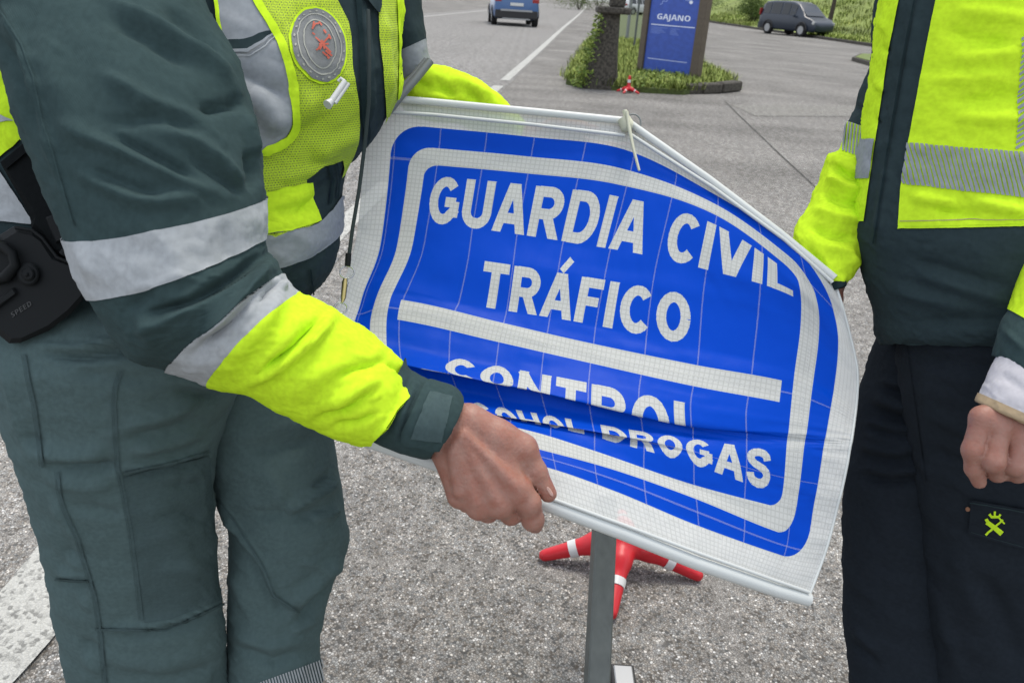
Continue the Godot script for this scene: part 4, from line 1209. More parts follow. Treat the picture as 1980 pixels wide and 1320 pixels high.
func sign_text(im: Image, txt: String, x0: float, y0: float, x1: float, y1: float, c: Color) -> void:
	var total := -0.11
	for ch in txt: total += glyph("A" if ch == "Á" else ch)[0] + 0.11
	var sx := (x1 - x0) / total
	var sy := y1 - y0
	var at := 0.0
	for ch in txt:
		var g := glyph("A" if ch == "Á" else ch)
		var strokes: Array = g[1].duplicate()
		if ch == "Á": strokes.append([0.33, 1.04, 0.52, 1.30])
		for s in strokes:
			var n: int = s.size() / 2
			for k in n - 1:
				var p := Vector2(s[k * 2], s[k * 2 + 1])
				var r := Vector2(s[k * 2 + 2], s[k * 2 + 3])
				if p.distance_to(r) < 0.001: continue
				var e := (r - p).normalized()
				var w := Vector2(-e.y, e.x) * (0.106 if p.y < 1.02 else 0.07)
				var slant := n == 2 and absf(e.x) > 0.05 and absf(e.y) > 0.05 and p.y < 1.02
				var p2 := p - e * (0.02 if k > 0 else 0.08 if slant else 0.0)
				var r2 := r + e * (0.02 if k < n - 2 else 0.08 if slant else 0.0)
				var f := func(v: Vector2) -> Vector2: return Vector2(x0 + (at + v.x) * sx, y1 - v.y * sy)
				var shape := PackedVector2Array([p2 + w, p2 - w, r2 - w, r2 + w])
				if slant:
					# slanting strokes end level with the line of the letters
					var cut := Geometry2D.intersect_polygons(shape, PackedVector2Array([Vector2(-1, 0), Vector2(2, 0), Vector2(2, 1), Vector2(-1, 1)]))
					if cut.size() > 0: shape = cut[0]
				for q in range(1, shape.size() - 1):
					fill_tri(im, [f.call(shape[0]), f.call(shape[q]), f.call(shape[q + 1])], c)
		at += g[0] + 0.11
func banner_texture() -> ImageTexture:
	var K := 1.5
	var W := int(1000 * K)
	var H := int(BH * K)
	var im := Image.create(W, H, false, Image.FORMAT_RGBA8)
	var white := Color(0.80, 0.81, 0.80, 0.82)
	var inner := Color(0.745, 0.75, 0.74, 0.92)
	var blue := Color(0.0, 0.255, 0.71, 1.0)
	im.fill(white)
	fill_round(im, 55 * K, 50 * K, 945 * K, 815 * K, 62 * K, blue)
	fill_round(im, 95 * K, 90 * K, 905 * K, 775 * K, 44 * K, inner)
	fill_round(im, 130 * K, 124 * K, 870 * K, 740 * K, 26 * K, blue)
	sign_text(im, "GUARDIA CIVIL", 150 * K, 146 * K, 857 * K, 243 * K, inner)
	sign_text(im, "TRÁFICO", 279 * K, 298 * K, 688 * K, 387 * K, inner)
	im.fill_rect(Rect2i(int(150 * K), int(415 * K), int(700 * K), int(40 * K)), inner)
	sign_text(im, "CONTROL", 240 * K, 492 * K, 728 * K, 572 * K, inner)
	im.fill_rect(Rect2i(int(190 * K), int(584 * K), int(130 * K), int(12 * K)), inner)
	sign_text(im, "ALCOHOL DROGAS", 165 * K, 645 * K, 842 * K, 715 * K, inner)
	# woven backing that shows through the pale film
	var d := im.get_data()
	for y in H:
		for x in W:
			if x % 13 > 2 and y % 13 > 2: continue
			var o := (y * W + x) * 4
			if d[o] < 100: continue
			for e in 3: d[o + e] = int(d[o + e] * 0.925)
	im = Image.create_from_data(W, H, false, Image.FORMAT_RGBA8, d)
	return ImageTexture.create_from_image(im)
func row_at(pts: Array, u: float) -> Vector3:
	# px, py, distance along one row, at u
	var k := 0
	while k < pts.size() - 2 and u > pts[k + 1][0]: k += 1
	var a: Array = pts[k]
	var b: Array = pts[k + 1]
	var p: Array = pts[maxi(k - 1, 0)]
	var n: Array = pts[mini(k + 2, pts.size() - 1)]
	var t := clampf((u - a[0]) / (b[0] - a[0]), 0.0, 1.0)
	var h: float = b[0] - a[0]
	var va := Vector3(a[1], a[2], a[3])
	var vb := Vector3(b[1], b[2], b[3])
	var ma := (vb - Vector3(p[1], p[2], p[3])) / maxf(b[0] - p[0], 0.001) * h
	var mb := (Vector3(n[1], n[2], n[3]) - va) / maxf(n[0] - a[0], 0.001) * h
	var t2 := t * t
	var t3 := t2 * t
	return va * (2 * t3 - 3 * t2 + 1) + ma * (t3 - 2 * t2 + t) + vb * (-2 * t3 + 3 * t2) + mb * (t3 - t2)
func banner() -> void:
	# v, then (u, px, py, distance): where the sheet hangs, row by row from the top rod to the bottom rod
	var R := [
		[0, [[0, 700, 186, 1.075], [.055, 757, 192, 1.08], [.13, 830, 199, 1.085], [.33, 1030, 220, 1.095], [.5, 1212, 238, 1.10], [.7, 1372, 350, 1.07], [.87, 1510, 455, 1.035], [.95, 1578, 508, 1.02], [1, 1612, 540, 1.01]]],
		[50, [[0, 704, 236, 1.07], [.055, 760, 240, 1.075], [.13, 838, 246, 1.08], [.33, 1030, 265, 1.09], [.5, 1210, 289, 1.09], [.7, 1392, 376, 1.06], [.87, 1530, 470, 1.02], [.945, 1604, 540, 1.005], [1, 1634, 590, 1.0]]],
		[124, [[0, 706, 312, 1.065], [.055, 757, 312, 1.07], [.13, 818, 318, 1.072], [.33, 1014, 335, 1.08], [.5, 1196, 356, 1.075], [.7, 1395, 414, 1.045], [.87, 1550, 530, 1.01], [.945, 1620, 600, 1.0], [1, 1650, 650, 0.995]]],
		[243, [[0, 696, 425, 1.055], [.055, 747, 424, 1.06], [.13, 811, 428, 1.06], [.33, 985, 452, 1.06], [.5, 1152, 478, 1.05], [.582, 1229, 492, 1.04], [.7, 1345, 520, 1.025], [.855, 1537, 573, 1.005], [.945, 1623, 650, 0.995], [1, 1660, 708, 0.99]]],
		[300, [[0, 688, 478, 1.045], [.055, 737, 492, 1.05], [.13, 797, 492, 1.05], [.277, 937, 507, 1.04], [.5, 1148, 540, 1.03], [.69, 1347, 575, 1.015], [.87, 1549, 640, 1.0], [.945, 1622, 695, 0.99], [1, 1661, 742, 0.985]]],
		[387, [[0, 668, 545, 1.025], [.055, 708, 563, 1.03], [.13, 768, 556, 1.03], [.277, 931, 591, 1.02], [.5, 1128, 625, 1.01], [.69, 1330, 667, 0.995], [.87, 1538, 712, 0.985], [.945, 1614, 755, 0.98], [1, 1656, 788, 0.975]]],
		[415, [[0, 655, 572, 1.015], [.055, 690, 594, 1.02], [.13, 750, 577, 1.02], [.33, 962, 623, 1.005], [.5, 1125, 660, 0.995], [.7, 1345, 705, 0.98], [.87, 1533, 741, 0.975], [.945, 1608, 775, 0.97], [1, 1653, 803, 0.968]]],
		[455, [[0, 648, 605, 1.0], [.055, 683, 622, 1.005], [.13, 742, 615, 1.005], [.33, 955, 660, 0.99], [.5, 1120, 697, 0.98], [.7, 1340, 745, 0.965], [.87, 1529, 782, 0.962], [.945, 1603, 804, 0.96], [1, 1650, 825, 0.958]]],
		[492, [[0, 642, 642, 0.985], [.055, 682, 650, 0.99], [.13, 748, 660, 0.985], [.24, 866, 688, 0.975], [.5, 1112, 736, 0.96], [.73, 1345, 785, 0.95], [.87, 1527, 812, 0.952], [.945, 1600, 826, 0.95], [1, 1648, 838, 0.95]]],
		[530, [[0, 638, 668, 0.97], [.055, 680, 676, 0.972], [.13, 750, 686, 0.965], [.2, 823, 700, 0.955], [.33, 945, 728, 0.945], [.5, 1114, 773, 0.938], [.7, 1335, 821, 0.938], [.87, 1524, 835, 0.945], [1, 1647, 848, 0.945]]],
		[560, [[0, 636, 676, 0.962], [.055, 679, 684, 0.962], [.13, 752, 694, 0.955], [.2, 823, 708, 0.945], [.33, 945, 739, 0.937], [.5, 1113, 772, 0.948], [.7, 1334, 822, 0.945], [.87, 1523, 842, 0.945], [1, 1646, 853, 0.943]]],
		[592, [[0, 635, 682, 0.957], [.055, 679, 690, 0.957], [.13, 754, 701, 0.95], [.2, 823, 715, 0.938], [.33, 944, 737, 0.945], [.5, 1112, 768, 0.953], [.7, 1333, 821, 0.948], [.87, 1522, 848, 0.946], [1, 1645, 858, 0.942]]],
		[612, [[0, 634, 686, 0.955], [.055, 680, 695, 0.965], [.13, 756, 703, 0.956], [.2, 824, 715, 0.950], [.33, 944, 738, 0.952], [.5, 1112, 771, 0.956], [.7, 1333, 826, 0.948], [.87, 1522, 854, 0.945], [1, 1644, 864, 0.940]]],
		[632, [[0, 632, 700, 0.955], [.055, 685, 712, 0.965], [.13, 765, 725, 0.965], [.2, 840, 745, 0.960], [.33, 958, 768, 0.955], [.5, 1120, 798, 0.952], [.7, 1333, 838, 0.945], [.87, 1521, 862, 0.942], [1, 1642, 876, 0.938]]],
		[646, [[0, 630, 712, 0.95], [.055, 688, 724, 0.955], [.13, 780, 744, 0.952], [.27, 922, 777, 0.945], [.5, 1124, 814, 0.942], [.56, 1190, 826, 0.940], [.7, 1333, 848, 0.938], [.85, 1500, 872, 0.938], [1, 1640, 892, 0.935]]],
		[682, [[0, 625, 735, 0.935], [.13, 778, 768, 0.93], [.27, 923, 796, 0.926], [.5, 1126, 830, 0.925], [.56, 1190, 841, 0.925], [.7, 1334, 868, 0.928], [.85, 1498, 912, 0.932], [1, 1630, 936, 0.932]]],
		[700, [[0, 622, 742, 0.935], [.13, 776, 763, 0.938], [.27, 924, 789, 0.938], [.5, 1127, 827, 0.934], [.56, 1190, 842, 0.934], [.7, 1335, 880, 0.925], [.85, 1497, 933, 0.930], [1, 1625, 958, 0.930]]],
		[715, [[0, 618, 750, 0.928], [.13, 772, 776, 0.928], [.27, 926, 798, 0.932], [.5, 1128, 838, 0.927], [.56, 1190, 855, 0.926], [.7, 1336, 896, 0.922], [.85, 1495, 951, 0.928], [1, 1620, 974, 0.930]]],
		[740, [[0, 612, 764, 0.912], [.13, 766, 790, 0.912], [.27, 930, 812, 0.912], [.4, 1032, 836, 0.912], [.5, 1128, 864, 0.912], [.56, 1187, 884, 0.914], [.7, 1330, 935, 0.917], [.872, 1506, 982, 0.925], [1, 1612, 1006, 0.930]]],
		[775, [[0, 606, 778, 0.895], [.13, 756, 812, 0.895], [.27, 925, 838, 0.893], [.4, 1040, 868, 0.893], [.56, 1184, 908, 0.898], [.7, 1342, 962, 0.905], [.872, 1514, 1030, 0.918], [1, 1602, 1048, 0.926]]],
		[815, [[0, 602, 792, 0.880], [.13, 748, 838, 0.878], [.27, 915, 872, 0.876], [.4, 1046, 900, 0.876], [.56, 1184, 950, 0.882], [.7, 1345, 1014, 0.892], [.9, 1530, 1077, 0.912], [1, 1590, 1090, 0.922]]],
		[870, [[0, 598, 806, 0.860], [.13, 738, 850, 0.857], [.27, 892, 903, 0.855], [.4, 1056, 962, 0.856], [.56, 1205, 1016, 0.864], [.7, 1349, 1070, 0.875], [.9, 1500, 1125, 0.898], [1, 1566, 1147, 0.910]]]]
	var NU := 180
	var sub := 6
	var nr := (R.size() - 1) * sub + 1
	var pos := PackedVector3Array()
	var uvs := PackedVector2Array()
	var base := []
	for r in R:
		var line := PackedVector3Array()
		for j in NU + 1: line.append(row_at(r[1], float(j) / NU))
		base.append(line)
	# the film hangs in even curves: ease the sideways wander from row to row
	for pass_no in 2:
		var old := base.duplicate(true)
		for k in range(1, R.size() - 1):
			var wa: float = R[k + 1][0] - R[k][0]
			var wb: float = R[k][0] - R[k - 1][0]
			for j in NU + 1:
				var ex: float = (old[k - 1][j].x * wa + old[k + 1][j].x * wb) / (wa + wb)
				var q: Vector3 = old[k][j]
				base[k][j] = Vector3(lerpf(q.x, ex, 0.5), q.y, q.z)
	for i in nr:
		var k := mini(i / sub, R.size() - 2)
		var t := float(i - k * sub) / sub
		var v: float = lerpf(R[k][0], R[k + 1][0], t)
		var k0 := maxi(k - 1, 0)
		var k3 := mini(k + 2, R.size() - 1)
		var h: float = R[k + 1][0] - R[k][0]
		for j in NU + 1:
			var a: Vector3 = base[k][j]
			var b: Vector3 = base[k + 1][j]
			var ma: Vector3 = (b - base[k0][j]) / (R[k + 1][0] - R[k0][0]) * h
			var mb: Vector3 = (base[k3][j] - a) / (R[k3][0] - R[k][0]) * h
			var t2 := t * t
			var t3 := t2 * t
			var q := a * (2 * t3 - 3 * t2 + 1) + ma * (t3 - 2 * t2 + t) + b * (-2 * t3 + 3 * t2) + mb * (t3 - t2)
			var u := float(j) / NU
			# creases of the stiff film, pulled from the joint of the rod
			var w := Vector2(u - 0.5, v / BH)
			var an := atan2(w.y, w.x)
			var wr := nz.get_noise_2d(an * 26.0, w.length() * 12.0) * 0.0034 * smoothstep(0.02, 0.2, w.length()) + nz2.get_noise_2d(u * 60.0, v * 0.35) * 0.0012 + nz2.get_noise_2d(u * 30.0 + 50.0, v * 0.25) * 0.0015
			wr *= smoothstep(0.0, 0.06, v / BH) * smoothstep(1.0, 0.95, v / BH)
			pos.append(P(q.x, q.y, q.z + wr))
			uvs.append(Vector2(u, v / BH))
	var S := {"pos": pos, "nu": NU + 1, "rows": nr, "closed": false}
	grid_normals(S)
	var ix := PackedInt32Array()
	var nu := NU + 1
	var nrm: PackedVector3Array = S.nrm
	# front as facing the viewer on the whole sheet
	if nrm[nu * 20 + 60].dot(cam_pos - pos[nu * 20 + 60]) < 0.0:
		for i in nrm.size(): nrm[i] = -nrm[i]
	for i in nr - 1:
		for j in nu - 1:
			var a := i * nu + j
			ix.append_array(PackedInt32Array([a, a + 1, a + nu, a + 1, a + nu + 1, a + nu]))
	var t := thing("sign_banner", "blue and white film banner lettered GUARDIA CIVIL TRÁFICO held between two people", "banner", P(1100, 650, 1.0))
	var m := mat(Color(1, 1, 1), 0.42)
	m.metallic_specular = 0.18
	m.albedo_texture = banner_texture()
	m.transparency = BaseMaterial3D.TRANSPARENCY_ALPHA
	m.cull_mode = BaseMaterial3D.CULL_DISABLED
	m.backlight_enabled = true
	m.backlight = Color(0.35, 0.35, 0.35)
	M.banner = m
	put(arr_mesh(pos, nrm, ix, uvs), "sheet", m, t)
	# welded seams between the cells of the film: narrow raised strips
	var sm := mat(lin(0.78, 0.80, 0.78), 0.4)
	sm.transparency = BaseMaterial3D.TRANSPARENCY_ALPHA
	sm.albedo_color.a = 0.17
	for k in 15:
		var upright := k < 11
		var sv := PackedVector3Array()
		var sn := PackedVector3Array()
		var si := PackedInt32Array()
		var count: int = nr if upright else nu
		for i in count:
			for e in [-1.0, 1.0]:
				var fu: float = (0.062 + 0.092 * k) * NU + e * 0.22 if upright else float(i)
				var fv: float = float(i) if upright else [11.5, 39.0, 92.0, 117.0][k - 11] + e * 0.22
				var x0 := clampi(int(fu), 0, nu - 2)
				var y0 := clampi(int(fv), 0, nr - 2)
				var tx := clampf(fu - x0, 0.0, 1.0)
				var ty := clampf(fv - y0, 0.0, 1.0)
				var o := y0 * nu + x0
				var pp := pos[o].lerp(pos[o + 1], tx).lerp(pos[o + nu].lerp(pos[o + nu + 1], tx), ty)
				sv.append(pp + nrm[o] * 0.0012)
				sn.append(nrm[o])
			if i > 0:
				var q := i * 2
				si.append_array(PackedInt32Array([q - 2, q - 1, q, q - 1, q + 1, q]))
		put(arr_mesh(sv, sn, si), "welded_seam", sm, t)
	# rods in the hems
	var top := Solid.new()
	top.tube([P(700, 186, 1.07), P(830, 197, 1.078), P(1030, 216, 1.088), P(1210, 234, 1.094)], [0.0052], 12)
	solid(top, "top_rod", M.rod, t)
	var top2 := Solid.new()
	top2.tube([P(1214, 236, 1.094), P(1372, 347, 1.064), P(1510, 452, 1.03), P(1614, 538, 1.004)], [0.0052], 12)
	solid(top2, "top_rod", M.rod, t)
	var bot := Solid.new()
	bot.tube([P(598, 812, 0.862), P(738, 860, 0.859), P(892, 913, 0.857), P(1056, 974, 0.857), P(1205, 1030, 0.864), P(1349, 1088, 0.874), P(1500, 1140, 0.897), P(1563, 1158, 0.908)], [0.0082], 14)
	solid(bot, "bottom_rod", M.rod, t)
	# hem welt above the bottom rod and edge piping on the free side
	var welt := Solid.new()
	welt.tube([P(1062, 962, 0.851), P(1205, 1014, 0.858), P(1349, 1068, 0.868), P(1500, 1122, 0.891), P(1564, 1144, 0.902)], [0.0022], 6)
	solid(welt, "hem", M.rod, t)
	var w2 := Solid.new()
	w2.tube([P(705, 214, 1.066), P(838, 222, 1.073), P(1030, 241, 1.083), P(1208, 262, 1.086)], [0.0025], 6)
	solid(w2, "hem", M.rod, t)
	var w3 := Solid.new()
	w3.tube([P(1216, 258, 1.084), P(1378, 362, 1.056), P(1518, 464, 1.02), P(1610, 546, 1.0)], [0.0025], 6)
	solid(w3, "hem", M.rod, t)
	var eg := []
	for i in range(0, nr, 3): eg.append(pos[i * nu + nu - 1])
	var eb := Solid.new()
	eb.tube(eg, [0.0018], 6)
	solid(eb, "edge_binding", M.rod, t)
	# joint of the rod with its tie cord
	var jn := Solid.new()
	jn.tube([P(1206, 230, 1.088), P(1213, 244, 1.086), P(1222, 246, 1.086)], [0.009, 0.0105, 0.008], 12)
	jn.tube([P(1208, 214, 1.086), P(1213, 232, 1.083)], [0.0035], 8)
	solid(jn, "rod_joint", M.string, t)
	var st := Solid.new()
	st.tube([P(1212, 216, 1.078), P(1216, 245, 1.074), P(1224, 285, 1.066), P(1236, 330, 1.058)], [0.0022, 0.0026, 0.0022, 0.0018], 8)
	solid(st, "tie_cord", M.string, t)
	var lp := Solid.new()
	var lpp := []
	for k in 12:
		var an := -2.2 + k * 0.32
		lpp.append(P(1224 + 15 * cos(an), 238 + 17 * sin(an), 1.09))
	lp.tube(lpp, [0.0012], 6)
	solid(lp, "wire_loop", M.sign_post, t)

# ------------------------------------------------------------------ worn things
func lanyard() -> void:
	var t := thing("lanyard", "thin dark cord with metal rings and clasp hanging from the bending person's vest", "lanyard", P(665, 600, 0.9))
	var c := Solid.new()
	var d := 0.845
	c.tube([P(712, 20, 0.838), P(714, 120, 0.826), P(713, 200, 0.834), P(706, 275, d), P(694, 370, d), P(682, 440, d), P(674, 500, d)], [0.0022], 8)
	solid(c, "cord", M.cord_dark, t)
	var e := Solid.new()
	e.tube([P(674, 490, d), P(672, 515, d)], [0.0034], 8)
	solid(e, "cord_end", M.black_plastic, t)
	for q in [[671, 526, 14.0], [659, 595, 12.5]]:
		var r := Solid.new()
		var pts := []
		for k in 21:
			var an := TAU * k / 20
			pts.append(P(q[0] + q[2] * cos(an), q[1] + q[2] * 0.85 * sin(an), d + 0.003 * cos(an)))
		r.tube(pts, [0.0009], 6, false)
		solid(r, "ring", M.chrome, t)
	var b := Solid.new()
	b.tube([P(668, 538, d), P(667, 546, d), P(664, 575, d), P(662, 584, d)], [0.0022, 0.0034, 0.0030, 0.0015], 10)
	solid(b, "clasp", M.brass, t)
	var b2 := Solid.new()
	b2.tube([P(672, 545, d), P(668, 560, d), P(663, 588, d)], [0.0016, 0.0014, 0.001], 6)
	solid(b2, "clasp_lever", M.chrome, t)
func px_prism(pts: Array, d: float, thick: float, ch: float, tilt := 0.0) -> Solid:
	var s := Solid.new()
	var fr := []
	for i in range(0, pts.size(), 2): fr.append(P(pts[i], pts[i + 1], d + tilt * (pts[i] - pts[0])))
	s.prism(fr, (P(pts[0], pts[1], d + 0.1) - P(pts[0], pts[1], d)).normalized() * thick, ch)
	return s
func holster() -> void:
	var t := thing("holster", "black plastic holster on the hip of the bending person", "holster", P(90, 560, 0.84))
	var sh := px_prism([-45, 452, 0, 455, 28, 438, 62, 444, 80, 456, 108, 493, 150, 512, 168, 530, 182, 556, 140, 606, 96, 640, 40, 664, 18, 665, -12, 640, -70, 610], 0.7780, 0.045, 0.006)
	var shell := solid(sh, "shell", M.black_plastic, t)
	var hood := Solid.new()
	hood.tube([P(-20, 470, 0.7730), P(8, 478, 0.7700), P(24, 490, 0.7700), P(30, 512, 0.7710), P(12, 535, 0.7730), P(-14, 540, 0.7750)], [0.006, 0.005, 0.005, 0.005, 0.006, 0.006], 8)
	solid(hood, "hood", M.black_plastic, shell)
	for e in [[54, 530, 22.0, 0.0], [54, 530, 13.0, 0.003], [51, 531, 5.0, 0.005]]:
		var pts := []
		for k in 24:
			var an := TAU * k / 24
			pts.append_array([e[0] + e[2] * cos(an), e[1] + e[2] * sin(an)])
		solid(px_prism(pts, 0.7720 - e[3], 0.008, 0.002), "screw", M.black_plastic, shell)
	solid(px_prism([0, 575, 26, 556, 32, 566, 0, 592, -30, 610, -36, 598], 0.7730, 0.01, 0.002), "rail", M.black_plastic, shell)
	for p in [[[30, 440, 62, 445, 82, 460, 110, 497, 152, 515]]]:
		var e := Solid.new()
		var line := []
		for i in range(0, p[0].size(), 2): line.append(P(p[0][i], p[0][i + 1], 0.7770))
		e.tube(line, [0.0018], 6)
		solid(e, "rim", M.black_plastic, shell)
	# maker's lettering moulded on the shell, too worn to read clearly
	var tt := text_tris("SPEED")
	var tp: PackedVector2Array = tt[0]
	var bb: Rect2 = tt[1]
	var v := PackedVector3Array()
	var n := PackedVector3Array()
	var ix := PackedInt32Array()
	for k in tp.size():
		var q := (tp[k] - bb.position) / bb.size
		var xy := Vector2(24, 614) + Vector2(38, -24) * q.x + Vector2(-4, -9) * q.y
		v.append(P(xy.x, xy.y, 0.7772))
		n.append((cam_pos - v[k]).normalized())
		ix.append(k)
	put(arr_mesh(v, n, ix), "lettering", M.print_grey, shell)
	# magazine pouch standing above it
	var p := thing("magazine_pouch", "tall black pouch strapped above the holster behind the green sleeve", "pouch", P(80, 380, 0.86))
	var pm := solid(px_prism([2, 318, 62, 266, 70, 264, 100, 305, 126, 385, 150, 455, 165, 505, 110, 492, 80, 455, 62, 442, 64, 428, 50, 402, 12, 335], 0.785, 0.05, 0.006), "pouch_body", M.black_cloth, p)
	solid(px_prism([0, 314, 62, 262, 72, 262, 78, 274, 12, 328], 0.781, 0.05, 0.003), "flap", M.black_cloth, pm)
	solid(px_prism([88, 420, 128, 406, 148, 452, 108, 470], 0.781, 0.006, 0.002), "patch", M.black_plastic, pm)
	var bar := Solid.new()
	bar.tube([P(122, 492, 0.780), P(148, 466, 0.780)], [0.0045, 0.004], 8)
	solid(bar, "peg", M.black_plastic, pm)

# ------------------------------------------------------------------ roadside things
func red_base(at: Vector3, turn: float, size: float, label: String, arms: Array, post_h: float) -> void:
	var t := thing("tripod_base", label, "sign base", at)
	var b := body_new()
	var legs := []
	var hub := at + Vector3(0, 0.085, 0) * size
	var bones := [bone(hub, hub + Vector3(0, post_h, 0) * size, 0.034 * size, 0.027 * size)]
	for a in arms:
		var dir := Vector3(cos(a + turn), 0, sin(a + turn))
		var mid := hub + (dir * 0.07 + Vector3(0, -0.012, 0)) * size
		var tip := at + (dir * 0.215 + Vector3(0, 0.018, 0)) * size
		bones.append(bone(hub, mid, 0.035 * size, 0.028 * size))
		bones.append(bone(mid, tip, 0.028 * size, 0.017 * size))
		legs.append([mid, tip, dir])
	body_mesh(b, [bones], 0.007 * size, 0.03 * size, 0.02)
	var body := put(arr_mesh(b.v, b.n, b.ix), "legs", M.red, t)
	for l in legs:
		var a: Vector3 = l[0].lerp(l[1], 0.38)
		var c: Vector3 = l[0].lerp(l[1], 0.53)
		var s := Solid.new()
		s.tube([a, c], [0.0262 * size, 0.0242 * size], 20)
		solid(s, "reflective_ring", M.white_tape, body)
	if post_h > 0.1:
		var s2 := Solid.new()
		s2.tube([hub + Vector3(0, post_h * 0.5, 0) * size, hub + Vector3(0, post_h * 0.78, 0) * size], [0.032 * size, 0.030 * size], 20)
		solid(s2, "reflective_ring", M.white_tape, body)
func sign_stand() -> void:
	var foot := P(1152, 1322, 1.63)
	foot = Vector3(foot.x, 0, foot.z)
	var g := G(1146, 1440)
	var t := thing("sign_stand", "grey square metal post with foot standing behind the banner", "stand", Vector3(g.x, 0, g.z))
	var top := P(1170, 985, 1.50)
	var base := Vector3(g.x, 0.03, g.z)
	var axis := (top - base).normalized()
	var X := cam_basis.x
	X = (X - axis * X.dot(axis)).normalized()
	X = X.rotated(axis, 0.12)
	var Z := X.cross(axis)
	var s := Solid.new()
	s.box((top + base) * 0.5, X * 0.0205, axis * (top - base).length() * 0.5, Z * 0.0205, 0.003)
	solid(s, "post", M.post_metal, t)
	var c := Solid.new()
	c.box(top + axis * 0.012, X * 0.018, axis * 0.012, Z * 0.018, 0.003)
	solid(c, "socket", M.car_black, t)
	# flat foot bars
	var f := Solid.new()
	f.box(base - Vector3(0, 0.012, 0), X * 0.2, Vector3(0, 0.015, 0), Z * 0.02, 0.003)
	f.box(base - Vector3(0, 0.012, 0), X * 0.02, Vector3(0, 0.0148, 0), Z * 0.2, 0.003)
	solid(f, "foot", M.post_metal, t)
	# clamp lying in front of the post: dark frame with a pale plate
	var k := G(1203, 1330)
	var cl := thing("clamp", "small clamp with pale metal plate lying on the asphalt at the post", "clamp", k)
	var b1 := Solid.new()
	b1.box(k + Vector3(0, 0.014, 0), Vector3(0.023, 0, 0), Vector3(0, 0.014, 0), Vector3(0, 0, 0.035), 0.003)
	solid(b1, "frame", M.car_black, cl)
	var b2 := Solid.new()
	b2.box(k + Vector3(0, 0.030, 0.002), Vector3(0.018, 0, 0), Vector3(0, 0.003, 0), Vector3(0, 0, 0.028), 0.002)
	solid(b2, "plate", M.rim, cl)

